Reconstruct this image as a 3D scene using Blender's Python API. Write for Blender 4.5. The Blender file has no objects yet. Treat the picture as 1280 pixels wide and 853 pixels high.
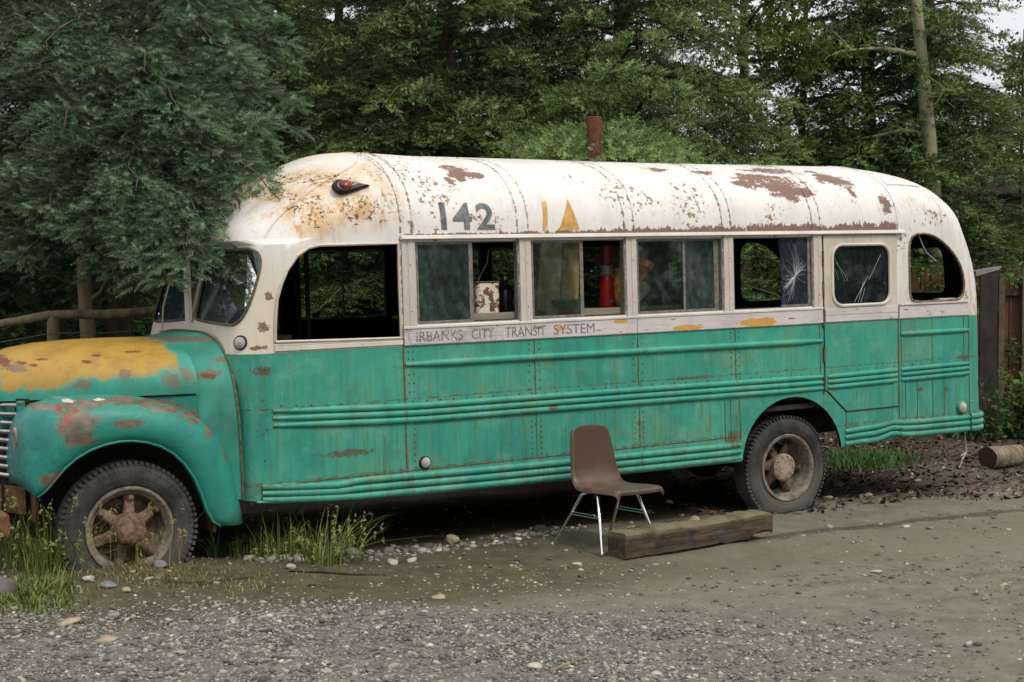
# Abandoned green and white bus parked under spruces.  Everything is built as real geometry in metres.
import bpy, bmesh, math, random
import numpy as np
from mathutils import Vector, Matrix, Euler

random.seed(5)
RNG = np.random.default_rng(11)
sc = bpy.context.scene
COL = sc.collection

# ------------------------------------------------------------------ frames
# world: X right, Y away from the camera, Z up, ground at 0, eye at 1.78 m
F = 1770.0                       # focal length in photo pixels (1280 wide)
EYE = np.array([0.0, 0.0, 1.78])
PITCH = math.radians(1.7507)
def ray(px, py):
    c = np.array([(px - 640.0) / F, (py - 426.5) / F, 1.0])
    cp, sp = math.cos(PITCH), math.sin(PITCH)
    return np.array([c[0], cp * c[2] - sp * c[1], -sp * c[2] - cp * c[1]])
def ground(px, py, z=0.0):
    r = ray(px, py); t = (z - EYE[2]) / r[2]
    return EYE + r * t
# bus frame L: x towards the tail, y away from the camera, z up; origin on the near side, belt line
B = np.array([[8.62787592e-01, 5.04553880e-01, 3.19836286e-02],
              [-5.04812146e-01, 8.63229226e-01, 0.0],
              [-2.76092030e-02, -1.61457242e-02, 9.99488393e-01]])
P0 = np.array([-0.73888744, 9.82763938, 1.44346639])
BASE = np.array([2.3, 1.15, -1.44])            # bus root, at the ground, in L
def L2W(l): return P0 + np.asarray(l, float) @ B
def side(px, py, y=0.0):
    r = ray(px, py); n = B[1]
    t = ((P0 - EYE).dot(n) + y) / r.dot(n)
    return B @ (EYE + r * t - P0)
def lerp(a, b, t): return a + (b - a) * t
def interp(x, xs, ys): return float(np.interp(x, xs, ys))

# ------------------------------------------------------------------ tagging
def tag(o, label=None, cat=None, group=None, kind=None):
    if label: o['label'] = label
    if cat: o['category'] = cat
    if group: o['group'] = group
    if kind: o['kind'] = kind
    return o
def empty(name, loc, rot=None):
    o = bpy.data.objects.new(name, None); COL.objects.link(o)
    o.empty_display_size = 0.2
    if rot is not None:
        o.matrix_world = Matrix.Translation(Vector(loc)) @ rot.to_4x4()
    else: o.location = loc
    return o
BROT = Matrix([[B[0][0], B[1][0], B[2][0]], [B[0][1], B[1][1], B[2][1]], [B[0][2], B[1][2], B[2][2]]])

# ------------------------------------------------------------------ mesh builder
class MB:
    def __init__(s): s.v = []; s.f = []; s.m = []
    def add(s, verts, faces, m=0):
        o = len(s.v); s.v.extend([tuple(map(float, p)) for p in verts])
        s.f.extend([tuple(o + i for i in f) for f in faces]); s.m.extend([m] * len(faces))
    def box(s, x0, x1, y0, y1, z0, z1, m=0):
        s.add([(x0,y0,z0),(x1,y0,z0),(x1,y1,z0),(x0,y1,z0),(x0,y0,z1),(x1,y0,z1),(x1,y1,z1),(x0,y1,z1)],
              [(0,3,2,1),(4,5,6,7),(0,1,5,4),(1,2,6,5),(2,3,7,6),(3,0,4,7)], m)
    def prism(s, poly, lo, hi, axis='y', m=0):
        n = len(poly)
        def mk(p, h): return {'y': (p[0], h, p[1]), 'x': (h, p[0], p[1]), 'z': (p[0], p[1], h)}[axis]
        s.add([mk(p, lo) for p in poly] + [mk(p, hi) for p in poly],
              [tuple(range(n))[::-1], tuple(range(n, 2*n))] + [(i, (i+1) % n, n + (i+1) % n, n + i) for i in range(n)], m)
    def tube(s, pts, r, seg=8, m=0, caps=True, squash=None):
        pts = [Vector(p) for p in pts]; n = len(pts)
        rs = r if isinstance(r, (list, tuple, np.ndarray)) else [r] * n
        vs = []; u = None
        for i in range(n):
            d = (pts[min(i+1, n-1)] - pts[max(i-1, 0)]).normalized()
            if u is None:
                a = Vector((0,0,1)) if abs(d.z) < .9 else Vector((1,0,0))
                u = d.cross(a).normalized()
            else: u = (u - d * u.dot(d)).normalized()
            w = d.cross(u)
            for k in range(seg):
                a = 2 * math.pi * k / seg
                vs.append(pts[i] + (u * math.cos(a) + w * math.sin(a)) * rs[i])
        fs = [(i*seg+k, i*seg+(k+1) % seg, (i+1)*seg+(k+1) % seg, (i+1)*seg+k) for i in range(n-1) for k in range(seg)]
        if caps: fs += [tuple(range(seg))[::-1], tuple(range((n-1)*seg, n*seg))]
        s.add(vs, fs, m)
    def lathe(s, prof, c, axis, seg=32, m=0, a0=0.0, caps=True):
        """prof: list of (radius, height along axis)"""
        ax = Vector(axis).normalized(); a = Vector((0,0,1)) if abs(ax.z) < .9 else Vector((1,0,0))
        u = ax.cross(a).normalized(); w = ax.cross(u); c = Vector(c); vs = []
        for r, h in prof:
            for k in range(seg):
                t = a0 + 2*math.pi*k/seg
                vs.append(c + ax*h + (u*math.cos(t) + w*math.sin(t))*max(r, 1e-5))
        n = len(prof)
        fs = [(i*seg+k, (i+1)*seg+k, (i+1)*seg+(k+1) % seg, i*seg+(k+1) % seg) for i in range(n-1) for k in range(seg)]
        if caps and prof[0][0] > 1e-4: fs.append(tuple(range(seg)))
        if caps and prof[-1][0] > 1e-4: fs.append(tuple(range((n-1)*seg, n*seg))[::-1])
        s.add(vs, fs, m)
    def grid(s, rows, m=0, closed=False):
        n = len(rows[0]); o = [p for r in rows for p in r]
        fs = [(i*n+k, i*n+(k+1) % n, (i+1)*n+(k+1) % n, (i+1)*n+k) for i in range(len(rows)-1) for k in range(n if closed else n-1)]
        s.add(o, fs, m)
    def ball(s, c, r, seg=12, rings=7, m=0):
        r = r if isinstance(r, (tuple, list)) else (r, r, r); rows = []
        for i in range(rings+1):
            t = math.pi*i/rings
            rows.append([(c[0]+r[0]*math.sin(t)*math.cos(2*math.pi*k/seg), c[1]+r[1]*math.sin(t)*math.sin(2*math.pi*k/seg), c[2]+r[2]*math.cos(t)) for k in range(seg)])
        s.grid(rows, m, True)
    def build(s, name, mats, parent=None, smooth=None, bevel=0.0, off=None, loc=None, weld=False):
        me = bpy.data.meshes.new(name)
        v = np.array(s.v, float)
        if off is not None: v = v - np.asarray(off)
        me.from_pydata(v.tolist(), [], s.f)
        mats = mats if isinstance(mats, (list, tuple)) else [mats]
        for mt in mats: me.materials.append(mt)
        me.polygons.foreach_set('material_index', s.m)
        bm = bmesh.new(); bm.from_mesh(me)
        if weld: bmesh.ops.remove_doubles(bm, verts=bm.verts, dist=1e-4)
        bmesh.ops.recalc_face_normals(bm, faces=bm.faces)
        if bevel > 0:
            ed = [e for e in bm.edges if len(e.link_faces) == 2 and e.calc_face_angle(0) > 0.6]
            bmesh.ops.bevel(bm, geom=ed, offset=bevel, segments=2, affect='EDGES', profile=0.5, clamp_overlap=True)
        bm.to_mesh(me); bm.free()
        if smooth:
            me.shade_smooth(); me.set_sharp_from_angle(angle=math.radians(smooth))
        o = bpy.data.objects.new(name, me); COL.objects.link(o)
        if parent is not None: o.parent = parent
        if loc is not None: o.location = loc
        return o

def big_mesh(name, verts, faces, mats, attrs=None, midx=None, smooth=False):
    """fast mesh from numpy arrays (faces: n x 3 or n x 4)"""
    me = bpy.data.meshes.new(name)
    verts = np.ascontiguousarray(verts, np.float32); faces = np.ascontiguousarray(faces, np.int32)
    k = faces.shape[1]
    me.vertices.add(len(verts)); me.vertices.foreach_set('co', verts.ravel())
    me.loops.add(faces.size); me.loops.foreach_set('vertex_index', faces.ravel())
    me.polygons.add(len(faces))
    me.polygons.foreach_set('loop_start', np.arange(0, faces.size, k, dtype=np.int32))
    if midx is not None: me.polygons.foreach_set('material_index', np.ascontiguousarray(midx, np.int32))
    if attrs:
        for an, av in attrs.items():
            a = me.attributes.new(an, 'FLOAT', 'POINT'); a.data.foreach_set('value', np.ascontiguousarray(av, np.float32))
    for mt in mats: me.materials.append(mt)
    me.update(calc_edges=True)
    if smooth: me.shade_smooth()
    return me
def link(name, me, parent=None, loc=None):
    o = bpy.data.objects.new(name, me); COL.objects.link(o)
    if parent is not None: o.parent = parent
    if loc is not None: o.location = loc
    return o
def boolean_cut(o, cutters):
    """cut the prisms in the list out of o, keep the result as plain mesh data"""
    for c in cutters:
        md = o.modifiers.new('cut', 'BOOLEAN'); md.operation = 'DIFFERENCE'; md.object = c; md.solver = 'EXACT'
    bpy.context.view_layer.update()
    dg = bpy.context.evaluated_depsgraph_get()
    me = bpy.data.meshes.new_from_object(o.evaluated_get(dg), depsgraph=dg)
    o.modifiers.clear(); old = o.data; o.data = me; me.name = old.name
    for c in cutters:
        d = c.data; bpy.data.objects.remove(c); bpy.data.meshes.remove(d)
    return o

# ------------------------------------------------------------------ material helper
class Mat:
    def __init__(s, name, shift=None):
        s.mat = bpy.data.materials.new(name); s.mat.use_nodes = True
        s.t = s.mat.node_tree; s.t.nodes.clear()
        s.o = s.t.nodes.new('ShaderNodeOutputMaterial')
        tc = s.t.nodes.new('ShaderNodeTexCoord'); s.P = tc.outputs['Object']
        if shift is not None: s.P = s.vmath('ADD', s.P, tuple(shift))
        s._sep = None
    def _in(s, sock, v):
        if v is None: return
        if isinstance(v, bpy.types.NodeSocket): s.t.links.new(v, sock)
        elif isinstance(v, (tuple, list)) and sock.type == 'RGBA' and len(v) == 3: sock.default_value = (*v, 1)
        else: sock.default_value = v
    def node(s, typ, ins=None, **attrs):
        n = s.t.nodes.new(typ)
        for k, v in attrs.items(): setattr(n, k, v)
        for k, v in (ins or {}).items(): s._in(n.inputs[k], v)
        return n
    def math(s, op, a, b=None, c=None, clamp=False):
        n = s.node('ShaderNodeMath', {0: a, 1: b, 2: c}, operation=op); n.use_clamp = clamp
        return n.outputs[0]
    def vmath(s, op, a, b=None):
        n = s.node('ShaderNodeVectorMath', {0: a, 1: b}, operation=op)
        return n.outputs['Value'] if op in ('LENGTH', 'DOT_PRODUCT', 'DISTANCE') else n.outputs[0]
    def xyz(s, p=None):
        if p is None:
            if s._sep is None: s._sep = s.node('ShaderNodeSeparateXYZ', {0: s.P})
            n = s._sep
        else: n = s.node('ShaderNodeSeparateXYZ', {0: p})
        return n.outputs[0], n.outputs[1], n.outputs[2]
    def comb(s, x, y, z): return s.node('ShaderNodeCombineXYZ', {0: x, 1: y, 2: z}).outputs[0]
    def noise(s, scale, detail=4, rough=.55, vec=None, stretch=None, w=0.0, color=False):
        v = s.P if vec is None else vec
        if stretch is not None: v = s.vmath('MULTIPLY', v, tuple(stretch))
        if w: v = s.vmath('ADD', v, (w, w*1.7, w*.6))
        n = s.node('ShaderNodeTexNoise', {'Vector': v, 'Scale': scale, 'Detail': detail, 'Roughness': rough})
        return n.outputs['Color' if color else 'Fac']
    def voro(s, scale, vec=None, feature='F1', out='Distance', rnd=1.0):
        n = s.node('ShaderNodeTexVoronoi', {'Vector': s.P if vec is None else vec, 'Scale': scale, 'Randomness': rnd}, feature=feature)
        return n.outputs[out]
    def step(s, v, a, b):
        n = s.node('ShaderNodeMapRange', {0: v, 1: a, 2: b, 3: 0.0, 4: 1.0}, interpolation_type='SMOOTHSTEP' if b > a else 'LINEAR')
        n.clamp = True
        return n.outputs[0]
    def mix(s, f, a, b):
        n = s.t.nodes.new('ShaderNodeMix'); n.data_type = 'RGBA'
        s._in(n.inputs[0], f); s._in(n.inputs[6], a); s._in(n.inputs[7], b)
        return n.outputs[2]
    def ramp(s, f, stops):
        n = s.node('ShaderNodeValToRGB', {0: f}); e = n.color_ramp.elements
        while len(e) < len(stops): e.new(0.5)
        for i, (p, c) in enumerate(stops): e[i].position = p; e[i].color = (*c, 1)
        return n.outputs[0]
    def mul(s, *a):
        r = a[0]
        for b in a[1:]: r = s.math('MULTIPLY', r, b)
        return r
    def add(s, *a):
        r = a[0]
        for b in a[1:]: r = s.math('ADD', r, b)
        return r
    def mx(s, *a):
        r = a[0]
        for b in a[1:]: r = s.math('MAXIMUM', r, b)
        return r
    def blobs(s, pts, warp=None):
        """soft union of ellipses in the bus x,z plane: list of (x, z, rx, rz); >0 inside"""
        x, y, z = s.xyz(); out = None
        for (cx, cz, rx, rz) in pts:
            dx = s.math('MULTIPLY', s.math('SUBTRACT', x, cx), 1/rx); dz = s.math('MULTIPLY', s.math('SUBTRACT', z, cz), 1/rz)
            d = s.math('SQRT', s.add(s.mul(dx, dx), s.mul(dz, dz)))
            v = s.math('SUBTRACT', 1.0, d)
            out = v if out is None else s.mx(out, v)
        return out
    def bsdf(s, color, rough=.6, metal=0.0, bump=None, bstr=.3, bdist=.01, spec=.5, trans=None, alpha=None, **kw):
        p = s.node('ShaderNodeBsdfPrincipled', {'Base Color': color, 'Roughness': rough, 'Metallic': metal, 'Specular IOR Level': spec})
        for k, v in kw.items(): s._in(p.inputs[k.replace('_', ' ')], v)
        if bump is not None:
            bn = s.node('ShaderNodeBump', {'Height': bump, 'Strength': bstr, 'Distance': bdist})
            s.t.links.new(bn.outputs[0], p.inputs['Normal'])
        return p.outputs[0]
    def out(s, sh): s.t.links.new(sh, s.o.inputs[0]); return s.mat
    def simple(s, color, rough=.6, **kw): return s.out(s.bsdf(color, rough, **kw))
# ------------------------------------------------------------------ bus shape functions (frame L)
WID = 2.3; ZD = 0.757                      # body width, height where the roof starts
RR, RN = 0.63, 2.5                        # roof rise and roundness
def roof_inset(z):
    t = min(max((z - ZD) / RR, 0), 0.9995)
    return WID/2 * (1 - (1 - t**RN)**(1/RN))
def tail_x(z):
    if z <= ZD: return interp(z, [-1.1, .3, .45, .6, ZD], [5.86, 5.86, 5.85, 5.82, 5.77])
    t = min((z - ZD) / RR, .9995)
    return 5.77 - 1.08 * (1 - (1 - t**2.35)**(1/2.35))
def nose_x(z):
    if z < ZD: return interp(z, [-1.1, 0, .12, ZD], [-1.2, -1.2, -1.17, -1.0])
    t = min((z - ZD) / RR, .9995)
    return -1.06 + .95 * (1 - (1 - t**1.5)**(1/1.5))
def tail_r(z): return interp(z, [-1, .2, .75, 1.05, 1.35], [.26, .28, .42, .6, .6])
def nose_r(z): return interp(z, [-1, 0, .3, ZD - .001, ZD, 1.0, 1.35], [.2, .22, .22, .22, .46, .66, .9])
def dome(x, z): return z + .036 * math.exp(-((x + .05)/.62)**2) * min(max((z - ZD)/RR, 0), 1)
XS = sorted([-.45, -.2, 0.0] + [round(.235*i, 3) for i in range(1, 21)] + [4.85, 5.0])
NC = 9
def plan(z, t=0.0):
    """closed outline of the body at height z, inset by t"""
    s = roof_inset(z) + t; xF = nose_x(z) + t; xR = tail_x(z) - t
    hw = WID/2 - s
    rF = min(max(nose_r(z) - t, .02), hw*.97); rR = min(max(tail_r(z) - t, .02), hw*.97)
    y0, y1 = s, WID - s; p = []
    a, b = xF + rF, xR - rR
    n = len(XS)
    sx = [min(max(x, a + (b-a)*.01*(i+1)/n), b - (b-a)*.01*(n-i)/n) for i, x in enumerate(XS)]
    for x in sx: p.append((x, y0))
    for k in range(NC+1):
        A = -math.pi/2 + math.pi/2*k/NC; p.append((xR - rR + rR*math.cos(A), y0 + rR + rR*math.sin(A)))
    for k in range(1, 4): p.append((xR, y0 + rR + (y1 - y0 - 2*rR)*k/4))
    for k in range(NC+1):
        A = math.pi/2*k/NC; p.append((xR - rR + rR*math.cos(A), y1 - rR + rR*math.sin(A)))
    for x in reversed(sx): p.append((x, y1))
    for k in range(NC+1):
        A = math.pi/2 + math.pi/2*k/NC; p.append((xF + rF + rF*math.cos(A), y1 - rF + rF*math.sin(A)))
    for k in range(1, 4): p.append((xF, y1 - rF - (y1 - y0 - 2*rF)*k/4))
    for k in range(NC+1):
        A = math.pi + math.pi/2*k/NC; p.append((xF + rF + rF*math.cos(A), y0 + rF + rF*math.sin(A)))
    return p
def shell(zs, t, zfun=None, cap=False, t_in=1):
    """double skinned body section between heights zs: outer faces slot 0, inner faces slot 1"""
    m = MB(); rows = []; irows = []
    zf = zfun or (lambda x, z: z)
    for z in zs: rows.append([(x, y, zf(x, z)) for x, y in plan(z)])
    for z in zs: irows.append([(x, y, zf(x, min(z, zs[-1] - (t if cap else 0)))) for x, y in plan(z, t)])
    n = len(rows[0])
    m.grid(rows, 0, True); o1 = 0; o2 = len(m.v)
    m.grid(irows, 1, True)
    k = len(zs) - 1
    m.f += [(i, (i+1) % n, o2 + (i+1) % n, o2 + i) for i in range(n)]; m.m += [0]*n
    if cap:
        m.f += [tuple(k*n + i for i in range(n)), tuple(o2 + k*n + i for i in range(n))]; m.m += [0, 1]
    else:
        m.f += [(k*n + i, k*n + (i+1) % n, o2 + k*n + (i+1) % n, o2 + k*n + i) for i in range(n)]; m.m += [0]*n
    return m
def roofpt(px, py):
    """point of the near roof surface seen at a photo pixel"""
    y = .1
    for _ in range(40):
        p = side(px, py, y); y = lerp(y, roof_inset(min(max(p[2], ZD), ZD + RR*.995)), .4)
    return side(px, py, y)
def rb(px, py, rx, ry):
    """roof patch: pixel centre and pixel radii -> (x, z, rx, rz)"""
    p = roofpt(px, py); s = 1770 / (L2W(p)[1])
    return (float(p[0]), float(p[2]), rx/(s*.78), ry/s)
def sb(px, py, rx, ry, y=0.0):
    p = side(px, py, y); s = 1770 / (L2W(p)[1])
    return (float(p[0]), float(p[2]), rx/(s*.78), ry/s)

# ------------------------------------------------------------------ materials
RUST = (.085, .036, .018); RUSTY = (.30, .14, .03); DIRT = (.10, .085, .06)
def streaks(m, sx=34, sz=1.6, w=0.0):
    return m.noise(1.0, 3, .6, stretch=(sx, sx*.6, sz), w=w)

def roof_paint():
    m = Mat('roof_paint', BASE); x, y, z = m.xyz()
    n1 = m.noise(2.2, 5, .6); n2 = m.noise(14, 5, .65); n3 = m.noise(45, 3, .6)
    base = m.ramp(n1, [(.3, (.62, .59, .565)), (.55, (.74, .715, .685)), (.75, (.68, .64, .57))])
    base = m.mix(m.mul(m.step(n2, .52, .75), .35), base, (.55, .47, .37))
    # faint vertical run-off
    st = m.step(streaks(m, 26, 1.2), .5, .78)
    base = m.mix(m.mul(st, .22), base, (.50, .40, .27))
    # nose dome: yellow-brown grime and rust runs
    nose = m.step(x, .15, -.25)
    runs = m.mul(m.step(streaks(m, 30, .9, 3), .46, .72), m.step(m.noise(3.2, 3, .5, w=4), .38, .62))
    spots = m.add(m.blobs([rb(415, 222, 48, 17), rb(470, 218, 16, 22), rb(372, 240, 24, 18), rb(455, 262, 52, 26), rb(490, 250, 18, 30), rb(395, 262, 30, 40)]), m.mul(m.math('SUBTRACT', n1, .5), 1.0))
    base = m.mix(m.mul(nose, m.step(m.noise(2.0, 3, .5, w=12), .35, .7), .35), base, (.58, .46, .26))
    base = m.mix(m.mul(nose, m.step(spots, -.3, .5), m.step(m.noise(9, 6, .7, w=31), .40, .60), .75), base, (.50, .30, .09))
    base = m.mix(m.mul(nose, m.step(spots, -.75, .35), m.add(.12, m.mul(runs, .88))), base, (.46, .23, .045))
    tailrun = m.mul(m.step(x, 4.55, 5.1), m.step(streaks(m, 24, .8, 5), .48, .7), m.step(m.noise(4, 3, .5, w=2), .42, .6))
    base = m.mix(m.mul(tailrun, .75), base, (.45, .30, .10))
    chips1 = m.mul(m.step(m.add(m.noise(34, 5, .7, w=9), m.mul(m.step(spots, -.1, .6), .20)), .735, .75), nose)
    # small yellow-brown chips over the ribs of the roof
    sj = None
    for k in range(5):
        for dx in (-.012, .078):
            q = m.step(m.math('ABSOLUTE', m.math('SUBTRACT', x, dx + .94*k)), .03, 0.0); sj = q if sj is None else m.mx(sj, q)
    joint = m.step(m.add(m.mul(sj, .26), m.noise(20, 6, .75, w=8), m.mul(m.step(z, 1.1, ZD), .06)), .735, .80)
    base = m.mix(m.mul(joint, .85), base, m.mix(n3, (.10, .06, .04), (.26, .15, .07)))
    drip = m.mul(m.step(streaks(m, 36, 1.0, 17), .55, .72), m.step(m.noise(2.6, 4, .6, w=14), .50, .64)); base = m.mix(m.mul(drip, .5), base, (.42, .27, .11))
    field = m.step(m.noise(1.7, 2, .5, w=7), .46, .66)
    chips = m.step(m.add(m.noise(26, 5, .7, w=1), m.mul(field, .16)), .70, .72)
    chipcol = m.mix(m.step(n3, .45, .6), (.30, .21, .10), (.12, .07, .045))
    base = m.mix(m.mul(chips, m.step(x, -.1, .1)), base, chipcol)
    base = m.mix(chips1, base, m.mix(m.step(n3, .4, .6), (.055, .028, .02), (.24, .085, .02)))
    # big bare primer patches
    big = [rb(570, 216, 16, 12), rb(590, 219, 14, 5), rb(562, 228, 6, 8), rb(972, 232, 30, 16), rb(985, 243, 16, 14), rb(940, 222, 28, 6), rb(1030, 222, 16, 9), rb(1048, 227, 17, 9),
           rb(1065, 242, 5, 9), rb(930, 229, 18, 6), rb(820, 212, 14, 4), rb(880, 216, 14, 3), rb(960, 214, 30, 5), rb(1108, 255, 9, 14), rb(1000, 240, 20, 8), rb(950, 222, 16, 5)]
    big += [sb(332, 409, 6, 7), sb(338, 372, 4, 7), sb(325, 436, 10, 3)]
    w = m.add(m.mul(m.math('SUBTRACT', m.noise(13, 8, .75, stretch=(.6, 1, 1.1)), .5), 4.2), m.mul(m.math('SUBTRACT', m.noise(60, 4, .7), .5), 1.6))
    pb = m.add(m.blobs(big), w)
    # the strip just above the rain gutter, wider towards the tail
    hgt = m.add(.02, m.mul(m.step(x, -.1, 4.2), .045))
    edge = m.math('SUBTRACT', 1.0, m.math('DIVIDE', m.math('SUBTRACT', z, ZD), hgt))
    pe = m.mul(m.step(m.add(edge, m.mul(m.math('SUBTRACT', m.noise(15, 7, .75, stretch=(1, 1, .55), w=3), .5), 4.2)), .0, .12), m.step(x, -.02, .05), m.step(x, 4.74, 4.70))
    tick = m.mul(m.step(m.noise(1, 3, .6, stretch=(11, 11, 2.2), w=6), .72, .74), m.step(z, 1.0, .8), m.step(x, .05, .3))
    pe = m.mul(pe, m.step(z, ZD - .004, ZD - .001))
    peel = m.mx(m.step(pb, .12, .2), pe, tick)
    low = m.mul(m.step(z, .72, .35), m.step(x, .2, -.3))
    base = m.mix(m.mul(low, .55), base, (.56, .47, .33))
    tl = m.mul(m.step(z, .30, .12), m.step(x, 4.7, 4.8), m.step(n2, .35, .6)); base = m.mix(m.mul(tl, .6), base, (.45, .30, .14))
    prim = m.mix(n2, (.15, .085, .065), (.25, .155, .125))
    base = m.mix(peel, base, prim)
    # hull seams: a thin dirty line every pair of roof ribs
    col = base
    h = m.add(m.mul(peel, -.6), m.mul(n2, .12))
    return m.out(m.bsdf(col, m.math('ADD', .42, m.mul(peel, .35)), bump=h, bstr=.35, bdist=.006, spec=.4))

def white_paint(name, grime=.3, wood=False, col=(.66, .60, .55), rust=.25, w=0.0, stain=(.42, .33, .20), peel=.70):
    m = Mat(name, BASE); x, y, z = m.xyz()
    n1 = m.noise(3.0, 5, .6, w=w); n2 = m.noise(22, 4, .65, w=w)
    base = m.mix(m.step(n1, .35, .7), col, tuple(c*.82 for c in col))
    base = m.mix(m.mul(m.step(streaks(m, 40, 2.0, w), .5, .75), grime), base, stain)
    base = m.mix(m.mul(m.step(n2, .55, .72), rust), base, (.30, .20, .11))
    ch = m.step(m.noise(38, 5, .7, w=w+3), peel, peel+.02)
    if wood:
        g = m.noise(1.0, 4, .6, stretch=(5, 90, 90), w=w)
        base = m.mix(m.mul(m.step(g, .5, .62), .35), base, (.33, .28, .25))
        ch = m.mx(ch, m.step(m.noise(1.0, 4, .65, stretch=(9, 9, 40), w=w+5), peel-.045, peel-.025))
    base = m.mix(ch, base, m.mix(n2, (.10, .05, .035), (.22, .13, .08)))
    return m.out(m.bsdf(base, .5, bump=m.add(n2, m.mul(ch, -1.0)), bstr=.25, bdist=.004, spec=.4))

def belt_paint():
    m = Mat('belt_paint', BASE); x, y, z = m.xyz()
    n1 = m.noise(3, 5, .6); n2 = m.noise(22, 4, .65)
    base = m.mix(m.step(n1, .35, .7), (.62, .56, .56), (.50, .45, .45))
    g = m.noise(1.0, 4, .6, stretch=(4, 80, 80))
    left = m.step(x, 1.3, -.1)
    base = m.mix(m.mul(m.step(g, .48, .62), m.add(.18, m.mul(left, .5))), base, (.20, .17, .165))
    base = m.mix(m.mul(left, m.step(m.noise(9, 5, .7, w=2), .52, .6), .7), base, (.25, .22, .215))
    ch = m.step(m.noise(1.0, 4, .65, stretch=(7, 20, 36), w=5), .64, .66)
    base = m.mix(ch, base, m.mix(n2, (.14, .08, .06), (.28, .17, .11)))
    wv = m.mul(m.math('SUBTRACT', m.noise(20, 5, .65, stretch=(.6, 1, 1)), .5), 1.6)
    og = m.add(m.blobs([sb(948, 403, 30, 7), sb(856, 410, 24, 4), sb(700, 411, 10, 3), sb(775, 402, 10, 3)]), wv)
    base = m.mix(m.step(og, .15, .2), base, m.mix(n2, (.52, .27, .06), (.60, .34, .10)))
    return m.out(m.bsdf(base, .55, bump=m.add(n2, m.mul(ch, -1.0)), bstr=.25, bdist=.004, spec=.35))

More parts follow.
